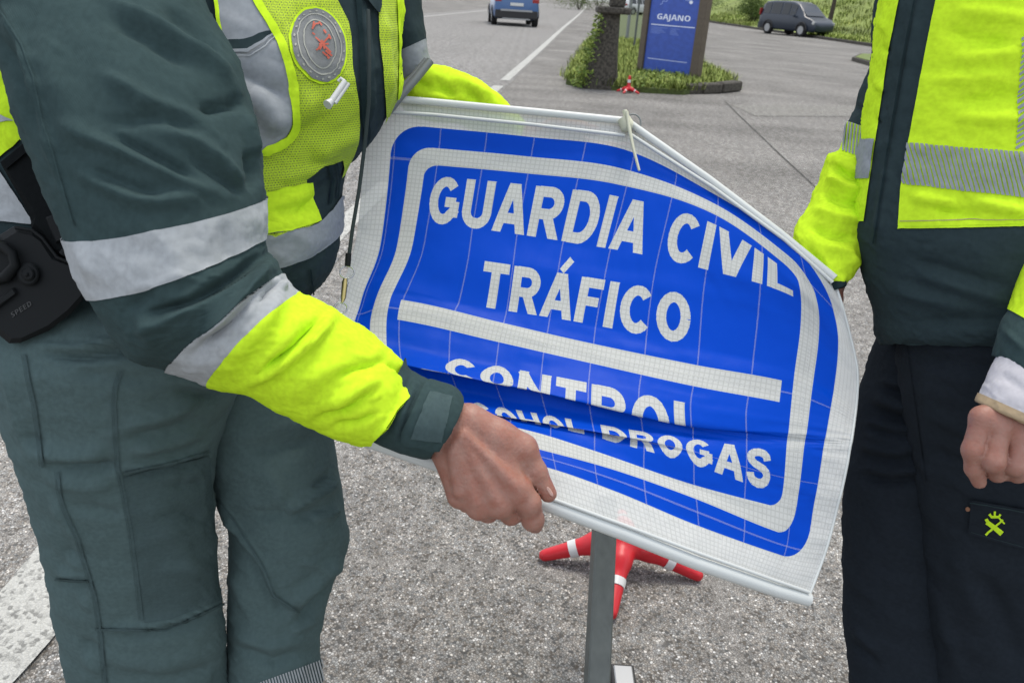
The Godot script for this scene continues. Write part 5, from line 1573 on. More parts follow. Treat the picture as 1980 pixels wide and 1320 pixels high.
# ------------------------------------------------------------------ vehicles
func car(called: String, label: String, at: Vector3, head: float, L: float, W: float, H: float, paint: Material, van: bool, plate: String) -> void:
	var t := thing(called, label, "car" if not van else "van", at)
	t.rotation.y = head
	# stations along the length (rear at 0): x, sill, belt, roof, half width at the belt, half width at the roof
	var st: Array
	if van:
		st = [[0.0, .38, .92, .95, .86, .70], [.02, .30, .98, 1.55, .93, .70], [.06, .27, .99, 1.70, .96, .73], [.20, .26, 1.0, 1.76, 1.0, .76], [.40, .26, 1.0, 1.77, 1.0, .77], [.55, .26, .99, 1.75, 1.0, .76], [.66, .26, .98, 1.62, 1.0, .74], [.76, .26, .98, 1.26, .99, .78], [.82, .26, .97, 1.03, .98, .86], [.92, .27, .88, .92, .93, .82], [.98, .30, .74, .78, .82, .70], [1.0, .38, .62, .66, .72, .6]]
	else:
		st = [[0.0, .42, .88, .92, .88, .72], [.015, .34, .98, 1.10, .94, .74], [.05, .28, 1.0, 1.38, .97, .72], [.12, .26, 1.0, 1.53, 1.0, .72], [.30, .26, .99, 1.60, 1.0, .73], [.48, .26, .98, 1.59, 1.0, .73], [.58, .26, .97, 1.46, 1.0, .74], [.68, .26, .97, 1.10, .99, .84], [.74, .26, .97, 1.02, .98, .88], [.88, .27, .92, .97, .94, .84], [.97, .30, .78, .84, .84, .74], [1.0, .40, .66, .72, .76, .64]]
	var hs := H / (1.77 if van else 1.60)
	var v := PackedVector3Array()
	var nn := PackedVector3Array()
	var ix := PackedInt32Array()
	var rings := []
	for s in st:
		var x: float = (s[0] - 0.5) * L
		var w: float = s[4] * W * 0.5
		var r: float = s[5] * W * 0.5
		var a: float = s[1] * hs
		var be: float = s[2] * hs
		var ro: float = s[3] * hs
		var half := [Vector2(0, a), Vector2(w * 0.86, a), Vector2(w * 0.97, a + 0.10), Vector2(w, lerpf(a, be, 0.55)), Vector2(w * 0.97, be - 0.02), Vector2(lerpf(w * 0.95, r, 0.1), be + 0.01), Vector2(lerpf(w * 0.95, r, 0.9), lerpf(be, ro, 0.88)), Vector2(r * 0.86, lerpf(be, ro, 0.985)), Vector2(0, ro)]
		var ringp := []
		for h in half: ringp.append(Vector3(x, h.y, h.x))
		for k in range(half.size() - 2, 0, -1): ringp.append(Vector3(x, half[k].y, -half[k].x))
		rings.append(ringp)
	var n: int = rings[0].size()
	for i in rings.size():
		for j in n: v.append(rings[i][j])
	nn.resize(v.size())
	for i in rings.size() - 1:
		for j in n:
			var a := i * n + j
			var b := i * n + (j + 1) % n
			ix.append_array(PackedInt32Array([a, b, a + n, b, b + n, a + n]))
	for i in [0, rings.size() - 1]:
		for j in range(1, n - 1): ix.append_array(PackedInt32Array([i * n, i * n + j, i * n + j + 1]))
	for q in range(0, ix.size(), 3):
		var f := (v[ix[q + 1]] - v[ix[q]]).cross(v[ix[q + 2]] - v[ix[q]])
		var mid := (v[ix[q]] + v[ix[q + 1]] + v[ix[q + 2]]) / 3.0
		if f.dot(mid - Vector3(mid.x * 0.8, 0.7 * hs, 0)) < 0.0: f = -f
		for e in 3: nn[ix[q + e]] += f
	for i in nn.size(): nn[i] = nn[i].normalized()
	var body := put(arr_mesh(v, nn, ix), "body", paint, t, Vector3.ZERO)
	# side windows: panes 8 mm proud of the upper body
	for side in [5, n - 6]:
		var hi: int = 6 if side == 5 else n - 6
		var lo: int = 5 if side == 5 else n - 5
		var sgn := 1.0 if side == 5 else -1.0
		var spans := [[2, 3], [3, 4], [4, 5], [5, 6]] if van else [[3, 4], [4, 5], [5, 6]]
		for sp in spans:
			var s := Solid.new()
			var A: Vector3 = rings[sp[0]][lo]
			var B: Vector3 = rings[sp[1]][lo]
			var C: Vector3 = rings[sp[1]][hi]
			var D: Vector3 = rings[sp[0]][hi]
			var o := Vector3(0, 0.02, sgn * 0.010)
			var p := [A.lerp(C, 0.06) + o, B.lerp(D, 0.06) + o, C.lerp(A, 0.08) + o, D.lerp(B, 0.08) + o]
			s.quad(p[0], p[1], p[2], p[3], Vector3(0, 0.3, sgn))
			solid(s, "window", M.glass, body, Vector3.ZERO)
	# rear and front screens
	for e in [[0 if van else 1, 2 if van else 3, -1.0], [6 if van else 6, 8 if van else 7, 1.0]]:
		var s := Solid.new()
		var a0: Vector3 = rings[e[0]][6]
		var b0: Vector3 = rings[e[1]][6]
		var lowv: Vector3 = a0 if a0.y < b0.y else b0
		var hiv: Vector3 = b0 if a0.y < b0.y else a0
		lowv = lowv + Vector3(e[2] * 0.02, 0.05, 0)
		hiv = hiv + Vector3(e[2] * 0.03, -0.02, 0)
		s.quad(Vector3(lowv.x, lowv.y, lowv.z * 0.86), Vector3(hiv.x, hiv.y, hiv.z * 0.86), Vector3(hiv.x, hiv.y, -hiv.z * 0.86), Vector3(lowv.x, lowv.y, -lowv.z * 0.86), Vector3(e[2], 0.5, 0))
		solid(s, "screen", M.glass, body, Vector3.ZERO)
	# wheels
	for wx in [-0.31 * L if not van else -0.29 * L, 0.31 * L]:
		for sz in [-1.0, 1.0]:
			var c := Vector3(wx, 0.325, sz * (W * 0.5 - 0.10))
			var s := Solid.new()
			s.tube([c + Vector3(0, 0, -0.11), c + Vector3(0, 0, -0.085), c + Vector3(0, 0, 0.085), c + Vector3(0, 0, 0.11)], [0.295, 0.325, 0.325, 0.295], 28)
			var wheel := solid(s, "tyre", M.tyre, t, Vector3.ZERO)
			var r := Solid.new()
			r.tube([c + Vector3(0, 0, sz * 0.10), c + Vector3(0, 0, sz * 0.118)], [0.215, 0.20], 24)
			solid(r, "rim", M.rim, wheel, Vector3.ZERO)
			var arch := Solid.new()
			var line := []
			for k in 13:
				var an := PI * k / 12.0
				line.append(Vector3(wx + cos(an) * 0.37, 0.34 + sin(an) * 0.37, sz * W * 0.497))
			arch.tube(line, [0.035], 6)
			solid(arch, "wheel_arch", M.car_black, t, Vector3.ZERO)
	# bumpers, lamps, plate
	var rx := -L * 0.5
	var bm := Solid.new()
	bm.box(Vector3(rx + 0.10, 0.44 * hs, 0), Vector3(0.13, 0, 0), Vector3(0, 0.15, 0), Vector3(0, 0, W * 0.455), 0.03)
	var bump := solid(bm, "bumper", M.car_black if not van else paint, t, Vector3.ZERO)
	if not van:
		var sk := Solid.new()
		sk.box(Vector3(rx - 0.035, 0.58 * hs, 0), Vector3(0.01, 0, 0), Vector3(0, 0.035, 0), Vector3(0, 0, W * 0.34), 0.005)
		solid(sk, "trim", M.rim, bump, Vector3.ZERO)
		var sk2 := Solid.new()
		sk2.box(Vector3(rx + 0.03, 0.285, 0), Vector3(0.05, 0, 0), Vector3(0, 0.03, 0), Vector3(0, 0, W * 0.30), 0.01)
		solid(sk2, "skid_plate", M.rim, bump, Vector3.ZERO)
		var axl := Solid.new()
		axl.box(Vector3(0, 0.30, 0), Vector3(L * 0.42, 0, 0), Vector3(0, 0.05, 0), Vector3(0, 0, W * 0.40), 0.02)
		solid(axl, "underbody", M.car_black, t, Vector3.ZERO)
	for sz in [-1.0, 1.0]:
		var lm := Solid.new()
		lm.box(Vector3(rx + 0.02, (0.95 if not van else 1.15) * hs, sz * W * 0.40), Vector3(0.03, 0, 0), Vector3(0, 0.07 if not van else 0.17, 0), Vector3(0, 0, W * 0.07), 0.01)
		solid(lm, "tail_lamp", M.lamp_red, t, Vector3.ZERO)
		var hl := Solid.new()
		hl.box(Vector3(L * 0.465, 0.72 * hs, sz * W * 0.36), Vector3(0.06, 0, 0), Vector3(0, 0.07, 0), Vector3(0, 0, W * 0.08), 0.02)
		solid(hl, "headlamp", M.lamp_white, t, Vector3.ZERO)
		var mi := Solid.new()
		mi.box(Vector3(L * 0.17, 1.03 * hs, sz * (W * 0.5 + 0.06)), Vector3(0.06, 0, 0), Vector3(0, 0.06, 0), Vector3(0, 0, 0.07), 0.02)
		solid(mi, "mirror", paint, t, Vector3.ZERO)
	var pl := Solid.new()
	pl.box(Vector3(rx - 0.02, (0.80 if not van else 0.62) * hs, 0), Vector3(0.012, 0, 0), Vector3(0, 0.055, 0), Vector3(0, 0, 0.26), 0.003)
	solid(pl, "number_plate", M.white_plastic, t, Vector3.ZERO)

# ------------------------------------------------------------------ ground, road, verge
func sheet_poly(pts: Array, y: float, called: String, m: Material, col := Color(1, 1, 1), parent: Node3D = null) -> MeshInstance3D:
	var v := PackedVector3Array()
	var n := PackedVector3Array()
	var c := PackedColorArray()
	var f := PackedVector2Array()
	for p in pts:
		v.append(Vector3(p.x, y, p.z))
		n.append(Vector3.UP)
		c.append(col)
		f.append(Vector2(p.x, p.z))
	return put(arr_mesh(v, n, PackedInt32Array(Geometry2D.triangulate_polygon(f)), PackedVector2Array(), c), called, m, parent)
func axis_steps(from: float, to: float, s0: float, grow: float, fine_to: float) -> PackedFloat32Array:
	var o := PackedFloat32Array()
	var x := from
	var s := s0
	while (x < to) if to > from else (x > to):
		o.append(x)
		if absf(x) > fine_to: s *= grow
		x += s if to > from else -s
	o.append(to)
	return o
func ground() -> void:
	var zs := axis_steps(3.0, -500.0, 0.09, 1.05, 11.0)
	var xn := axis_steps(0.0, -400.0, 0.09, 1.09, 2.5)
	var xp := axis_steps(0.0, 400.0, 0.09, 1.08, 4.5)
	var xs := PackedFloat32Array()
	for i in range(xn.size() - 1, 0, -1): xs.append(xn[i])
	xs.append_array(xp)
	var v := PackedVector3Array()
	var n := PackedVector3Array()
	var c := PackedColorArray()
	var ix := PackedInt32Array()
	var big := FastNoiseLite.new()
	big.seed = 8
	big.frequency = 0.5
	var crack := FastNoiseLite.new()
	crack.seed = 9
	crack.frequency = 0.35
	for z in zs:
		for x in xs:
			v.append(Vector3(x, 0, z))
			n.append(Vector3.UP)
			# stains, old patches and tyre-worn strips; far ground also darkened to offset its brighter lighting
			var k := 0.79 + 0.20 * big.get_noise_2d(x, z) + 0.10 * big.get_noise_2d(x * 3.0 + 40.0, z * 3.0)
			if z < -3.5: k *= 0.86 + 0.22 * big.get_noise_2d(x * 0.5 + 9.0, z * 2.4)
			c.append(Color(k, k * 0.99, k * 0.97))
	var nu := xs.size()
	for i in zs.size() - 1:
		for j in nu - 1:
			var a := i * nu + j
			ix.append_array(PackedInt32Array([a, a + 1, a + nu, a + 1, a + nu + 1, a + nu]))
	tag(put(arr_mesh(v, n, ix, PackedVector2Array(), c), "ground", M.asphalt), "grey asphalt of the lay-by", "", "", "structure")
func flat(p: Vector3) -> Vector3:
	return Vector3(p.x, 0, p.z)
func road() -> void:
	# right edge line of the road, from beside the bending person to the bend
	var E := [flat(G(-330, 1560)), flat(G(62, 1180)), flat(G(360, 785)), flat(G(690, 412)), flat(G(880, 240)), flat(G(964, 167)), flat(G(1045, 95)), flat(G(1094, 50)), flat(G(1119, 29)), flat(G(1131, 16)), flat(G(1133, 12))]
	var line := []
	for i in E.size() - 1:
		for s in 8:
			line.append(E[i].cubic_interpolate(E[i + 1], E[maxi(i - 1, 0)], E[mini(i + 2, E.size() - 1)], s / 8.0))
	line.append(E[E.size() - 1])
	var v := PackedVector3Array()
	var n := PackedVector3Array()
	var c := PackedColorArray()
	var ix := PackedInt32Array()
	var big := FastNoiseLite.new()
	big.seed = 18
	big.frequency = 0.3
	var offs := [0.12, -0.6, -1.2, -1.8, -2.4, -3.2, -4.4, -5.4, -6.4, -7.4]
	var rows := 0
	for i in range(16, line.size()):
		var d: Vector3 = (line[mini(i + 1, line.size() - 1)] - line[i - 1]).normalized()
		var side := Vector3(-d.z, 0, d.x)
		for o in offs:
			var p: Vector3 = line[i] + side * o
			v.append(Vector3(p.x, 0.004, p.z))
			n.append(Vector3.UP)
			# two paler tyre-worn tracks
			var k: float = 0.77 + 0.06 * big.get_noise_2d(p.x, p.z) + 0.05 * absf(sin(o * 1.7))
			c.append(Color(k, k, k))
		rows += 1
	for i in rows - 1:
		for j in offs.size() - 1:
			var a: int = i * offs.size() + j
			ix.append_array(PackedInt32Array([a, a + 1, a + offs.size(), a + 1, a + offs.size() + 1, a + offs.size()]))
	tag(put(arr_mesh(v, n, ix, PackedVector2Array(), c), "road", M.road), "two-lane asphalt road bending away to the right", "", "", "structure")
	# painted lines: broken near the lay-by mouth, then continuous, and the far edge line
	line_strip(line, 0, 16, 0.088, "road_line")
	line_strip(line, 17, 26, 0.06, "road_line")
	line_strip(line, 38, 40, 0.07, "road_line")
	line_strip(line, 41, line.size() - 1, 0.07, "road_line")
	var F := []
	for i in range(36, line.size()):
		var d2: Vector3 = (line[mini(i + 1, line.size() - 1)] - line[i - 1]).normalized()
		F.append(line[i] + Vector3(d2.z, 0, -d2.x) * 6.4)
	line_strip(F, 0, F.size() - 1, 0.07, "road_line")
func line_strip(line: Array, a: int, b: int, hw: float, called: String) -> void:
	var v := PackedVector3Array()
	var n := PackedVector3Array()
	var ix := PackedInt32Array()
	for i in range(a, b + 1):
		var d: Vector3 = (line[mini(i + 1, line.size() - 1)] - line[maxi(i - 1, 0)]).normalized()
		var side := Vector3(-d.z, 0, d.x) * hw
		v.append(line[i] + side + Vector3(0, 0.008, 0))
		v.append(line[i] - side + Vector3(0, 0.008, 0))
		n.append_array(PackedVector3Array([Vector3.UP, Vector3.UP]))
		if i > a:
			var k := (i - a) * 2
			ix.append_array(PackedInt32Array([k - 2, k - 1, k, k - 1, k + 1, k]))
	tag(put(arr_mesh(v, n, ix), called, M.paint), "white painted line along the road edge", "", "", "structure")

func blade_mesh(h: float, w: float, count: int, spread: float) -> ArrayMesh:
	var v := PackedVector3Array()
	var n := PackedVector3Array()
	var c := PackedColorArray()
	var ix := PackedInt32Array()
	for k in count:
		var an := rng.randf() * TAU
		var o := Vector3(rng.randfn() * spread, 0, rng.randfn() * spread)
		var lean := Vector3(cos(an), 0, sin(an)) * h * rng.randf_range(0.1, 0.6)
		var s := Vector3(-sin(an), 0, cos(an)) * w
		var hh := h * rng.randf_range(0.6, 1.1)
		var b := v.size()
		v.append_array(PackedVector3Array([o - s, o + s, o + lean * 0.4 + Vector3(0, hh * 0.6, 0) + s * 0.7, o + lean * 0.4 + Vector3(0, hh * 0.6, 0) - s * 0.7, o + lean + Vector3(0, hh, 0)]))
		var nn := (lean.normalized() * 0.3 + Vector3.UP).normalized()
		var col := Color(1, 1, 1) * rng.randf_range(0.7, 1.1)
		for e in 5:
			n.append(nn)
			c.append(col)
		ix.append_array(PackedInt32Array([b, b + 1, b + 2, b, b + 2, b + 3, b + 3, b + 2, b + 4]))
	return arr_mesh(v, n, ix, PackedVector2Array(), c)
func scatter(mesh: Mesh, spots: Array, cols: Array, called: String, label: String, cat: String) -> void:
	var mm := MultiMesh.new()
	mm.transform_format = MultiMesh.TRANSFORM_3D
	mm.use_colors = true
	mm.mesh = mesh
	mm.instance_count = spots.size()
	for i in spots.size():
		mm.set_instance_transform(i, spots[i])
		mm.set_instance_color(i, cols[i])
	var o := MultiMeshInstance3D.new()
	o.multimesh = mm
	o.material_override = M.blade
	o.name = numbered(called)
	add_child(o)
	tag(o, label, cat, "", "stuff")
func grass_col() -> Color:
	var k := rng.randf()
	var c := Color(0.19, 0.28, 0.045).lerp(Color(0.33, 0.38, 0.09), k) * rng.randf_range(0.75, 1.2)
	return c
func island() -> void:
	# grass wedge between the road and the lay-by
	var out := []
	for q in [[1094, 164], [1130, 171], [1195, 176], [1260, 181], [1322, 184], [1400, 174], [1418, 168], [1385, 146], [1352, 128], [1352, 70], [1350, 40], [1290, 26], [1205, 26], [1180, 40], [1150, 66], [1120, 108]]:
		out.append(flat(G(q[0], q[1])))
	var f := PackedVector2Array()
	for p in out: f.append(Vector2(p.x, p.z))
	var s := Solid.new()
	var top := []
	for p in out: top.append(p + Vector3(0, 0.07, 0))
	s.prism(top, Vector3(0, -0.07, 0), 0.0)
	var col := PackedColorArray()
	for i in s.v.size(): col.append(Color(0.09, 0.12, 0.03))
	tag(put(arr_mesh(s.v, s.n, s.ix, PackedVector2Array(), col), "verge", M.grass_ground), "grassy traffic island", "", "", "structure")
	var bb := Rect2(f[0], Vector2.ZERO)
	for p in f: bb = bb.expand(p)
	var spots := []
	var cols := []
	while spots.size() < 5200:
		var q := Vector2(rng.randf_range(bb.position.x, bb.end.x), rng.randf_range(maxf(bb.position.y, -26.0), bb.end.y))
		if not Geometry2D.is_point_in_polygon(q, f): continue
		if q.y < -15.0 and rng.randf() < 0.5: continue
		var sc := rng.randf_range(0.6, 1.3)
		spots.append(Transform3D(Basis(Vector3.UP, rng.randf() * TAU).scaled(Vector3.ONE * sc), Vector3(q.x, 0.065, q.y)))
		cols.append(grass_col())
	scatter(blade_mesh(0.13, 0.006, 9, 0.05), spots, cols, "grass", "short rough grass covering the traffic island", "grass")
	# kerb stones along the front and right of the island
	var kt := thing("kerb", "dark weathered kerb stones at the corner of the grass island", "kerb", flat(G(1375, 170)))
	var kp := [[1318, 181], [1352, 181], [1388, 180], [1424, 176]]
	for i in 3:
		var a := flat(G(kp[i][0], kp[i][1]))
		var b := flat(G(kp[i + 1][0], kp[i + 1][1]))
		var d := (b - a).normalized()
		var ks := Solid.new()
		ks.box((a + b) * 0.5 + Vector3(0, 0.065 + 0.008 * i, 0) - Vector3(-d.z, 0, d.x) * 0.0, d * ((b - a).length() * 0.5 - 0.006), Vector3(0, 0.075, 0), Vector3(-d.z, 0, d.x) * 0.09, 0.02)
		solid(ks, "kerb_stone", M.concrete, kt)
	var kb := [[1424, 172], [1400, 156], [1376, 141], [1352, 129]]
	for i in 3:
		var a := flat(G(kb[i][0], kb[i][1]))
		var b := flat(G(kb[i + 1][0], kb[i + 1][1]))
		var d := (b - a).normalized()
		var ks := Solid.new()
		ks.box((a + b) * 0.5 + Vector3(0, 0.04, 0), d * ((b - a).length() * 0.5 - 0.006), Vector3(0, 0.05, 0), Vector3(-d.z, 0, d.x) * 0.06, 0.015)
		solid(ks, "kerb_stone", M.concrete, kt)
	# old pillar with a flat slab
	var pb := flat(G(1158, 171))
	var pt := thing("pillar", "weathered dark concrete pillar with a flat slab overgrown on one side", "pillar", pb)
	var ps := Solid.new()
	var keys := [[0.0, 0.27, 0.20], [0.12, 0.25, 0.18], [0.5, 0.19, 0.15], [1.02, 0.13, 0.115]]
	var rs := Solid.new()
	for i in keys.size() - 1:
		for k in 12:
			var a0 := TAU * k / 12 + 0.2
			var a1 := TAU * (k + 1) / 12 + 0.2
			var p := []
			for e in [[i, a0], [i, a1], [i + 1, a1], [i + 1, a0]]:
				var q: Array = keys[e[0]]
				var wob := 1.0 + 0.08 * nz.get_noise_2d(cos(e[1]) * 40.0 + e[0] * 30.0, sin(e[1]) * 40.0)
				var cx := signf(cos(e[1])) * pow(absf(cos(e[1])), 0.55)
				var sx := signf(sin(e[1])) * pow(absf(sin(e[1])), 0.55)
				p.append(pb + Vector3(cx * q[1] * wob + q[0] * 0.06, q[0], sx * q[2] * wob))
			rs.quad(p[0], p[1], p[2], p[3], (p[0] + p[2]) * 0.5 - pb - Vector3(0.04, (p[0].y + p[2].y) * 0.5, 0))
	solid(rs, "shaft", M.concrete, pt)
	var sl := Solid.new()
	sl.box(pb + Vector3(0.09, 1.065, 0), Vector3(0.235, 0.0, 0.02), Vector3(0, 0.045, 0), Vector3(0, 0, 0.22), 0.02)
	solid(sl, "slab", M.concrete, pt)
	var up := Solid.new()
	up.box(pb + Vector3(0.14, 1.45, 0), Vector3(0.11, 0, 0), Vector3(0, 0.34, 0), Vector3(0, 0, 0.10), 0.02)
	solid(up, "upper_shaft", M.concrete, pt)
	# climbing weeds on its roadside flank
	leaf_clump("ivy", "green creeper climbing the road side of the concrete pillar", "plant", func() -> Vector3:
		var h := pow(rng.randf(), 1.6) * 0.95
		return pb + Vector3(-0.17 - 0.20 * (1.0 - h) * rng.randf() + 0.10 * h + rng.randfn() * 0.035, h + 0.05, rng.randf_range(-0.18, 0.26)), 900, 0.028)
	leaf_clump("weeds", "bright low weeds growing under the blue information board", "plant", func() -> Vector3:
		var q := flat(G(rng.randf_range(1222, 1318), rng.randf_range(160, 181)))
		return q + Vector3(0, 0.07 + 0.13 * pow(rng.randf(), 1.5), 0), 900, 0.028)
	leaf_clump("weed_tuft", "yellowish weed tuft at the end of the kerb stones", "plant", func() -> Vector3:
		var q := flat(G(1414, 172))
		return q + Vector3(rng.randfn() * 0.05, 0.02 + absf(rng.randfn()) * 0.04, rng.randfn() * 0.04), 360, 0.028)
	# two sign posts
	for e in [[1211, 85, 0.032, "thick grey sign post on the grass beside the information board", 0.0], [1225, 100, 0.018, "thin dark sign post on the grass beside the information board", 0.0]]:
		var p := flat(G(e[0], e[1]))
		var o := thing("sign_post", e[3], "post", p, "sign posts on the traffic island")
		var tb := Solid.new()
		tb.tube([p, p + Vector3(0, 2.9, 0)], [e[2] * 1.5], 14)
		solid(tb, "tube", M.sign_post if e[2] > 0.02 else M.post_metal, o)
		var pf := Solid.new()
		pf.tube([p + Vector3(0, 0.06, 0), p + Vector3(0, 0.10, 0)], [e[2] * 3.0], 14)
		solid(pf, "footing", M.concrete, o)
func leaf_clump(called: String, label: String, cat: String, where: Callable, count: int, size: float) -> void:
	var v := PackedVector3Array()
	var n := PackedVector3Array()
	var c := PackedColorArray()
	var ix := PackedInt32Array()
	for k in count:
		var p: Vector3 = where.call()
		var d := Vector3(rng.randfn(), rng.randfn() * 0.6, rng.randfn()).normalized()
		var up := (Vector3(rng.randfn() * 0.6, 1.0, rng.randfn() * 0.6 + 0.4)).normalized()
		var s := d.cross(up).normalized()
		var sz := size * rng.randf_range(0.6, 1.4)
		var b := v.size()
		v.append_array(PackedVector3Array([p, p + d * sz + s * sz * 0.6, p + d * sz * 2.0, p + d * sz - s * sz * 0.6]))
		var nn := d.cross(s).normalized()
		if nn.y < 0: nn = -nn
		var col := Color(0.10, 0.17, 0.03).lerp(Color(0.24, 0.30, 0.05), rng.randf()) * rng.randf_range(0.6, 1.15)
		for e in 4:
			n.append(nn)
			c.append(col)
		ix.append_array(PackedInt32Array([b, b + 1, b + 2, b, b + 2, b + 3]))
	tag(put(arr_mesh(v, n, ix, PackedVector2Array(), c), called, M.blade), label, cat)
func info_board() -> void:
	var a := flat(G(1238, 152))
	var b := flat(G(1341, 167))
	var mid := (a + b) * 0.5
	var t := thing("information_board", "tall blue information board reading GAJANO between wooden posts", "sign", mid)
	var X := (b - a).normalized()
	var Z := X.cross(Vector3.UP)
	if Z.dot(cam_pos - mid) < 0: Z = -Z
	var w := (b - a).length()
	for e in [[a, 0.055], [b, 0.075]]:
		var s := Solid.new()
		s.box(e[0] + Vector3(0, 0.95, 0), X * e[1], Vector3(0, 1.0, 0), Z * 0.07, 0.008)
		solid(s, "wooden_post", M.wood, t)
	var hw := w * 0.5 - 0.06
	var c := mid + Vector3(0, 1.0, 0)
	var bd := Solid.new()
	bd.box(c - Vector3(0, 0.05, 0), X * hw, Vector3(0, 0.90, 0), Z * 0.03, 0.004)
	var board := solid(bd, "board", M.car_black, t)
	# printed face
	var im := Image.create(320, 768, false, Image.FORMAT_RGB8)
	im.fill(Color(0.20, 0.32, 0.66))
	var ns := noise_img(256, 0.02, 61)
	for y in 768:
		for x in 320:
			var k := 0.94 + 0.12 * ns.get_pixel(x % 256, y % 256).r
			im.set_pixel(x, y, Color(0.20 * k, 0.32 * k, 0.66 * k))
	var wc := Color(0.88, 0.90, 0.95)
	for l in [[[20, 250], [90, 215], [130, 180], [165, 120], [200, 170], [235, 235], [260, 262]], [[30, 180], [110, 160], [165, 120]], [[60, 282], [120, 240], [200, 230], [240, 250]], [[165, 120], [180, 60], [160, 10]], [[20, 60], [70, 90], [165, 120]]]:
		for i in l.size() - 1:
			for s in 120:
				var px := lerpf(l[i][0], l[i + 1][0], s / 120.0) + 6.0 * sin(s * 0.11 + i)
				var py := lerpf(l[i][1], l[i + 1][1], s / 120.0) + 5.0 * cos(s * 0.09 + i * 2)
				im.fill_rect(Rect2i(int(px), int(py), 4, 4), Color(0.55, 0.63, 0.85))
	for y in range(-12, 13):
		var h := int(sqrt(144.0 - y * y))
		im.fill_rect(Rect2i(258 - h, 262 + y, 2 * h, 1), wc)
	raster_text(im, "GAJANO", 52, 352, 268, 402, wc)
	im.fill_rect(Rect2i(16, 426, 288, 6), wc)
	for k in 5:
		im.fill_rect(Rect2i(20, 446 + k * 10, 110 - (k * 37) % 50, 4), Color(0.42, 0.51, 0.78))
		im.fill_rect(Rect2i(150, 446 + k * 10, 60 - (k * 23) % 30, 4), Color(0.42, 0.51, 0.78))
	im.fill_rect(Rect2i(22, 668, 262, 5), Color(0.75, 0.79, 0.9))
	var pm := mat(Color(1, 1, 1), 0.35)
	pm.albedo_texture = ImageTexture.create_from_image(im)
	var fc := c + Z * 0.034 + Vector3(0, -0.03, 0)
	var hh := 0.84
	var v := PackedVector3Array([fc - X * hw * 0.99 + Vector3(0, hh, 0), fc + X * hw * 0.99 + Vector3(0, hh, 0), fc + X * hw * 0.99 - Vector3(0, hh, 0), fc - X * hw * 0.99 - Vector3(0, hh, 0)])
	put(arr_mesh(v, PackedVector3Array([Z, Z, Z, Z]), PackedInt32Array([0, 1, 2, 0, 2, 3]), PackedVector2Array([Vector2(0, 0), Vector2(1, 0), Vector2(1, 1), Vector2(0, 1)])), "printed_panel", pm, board)
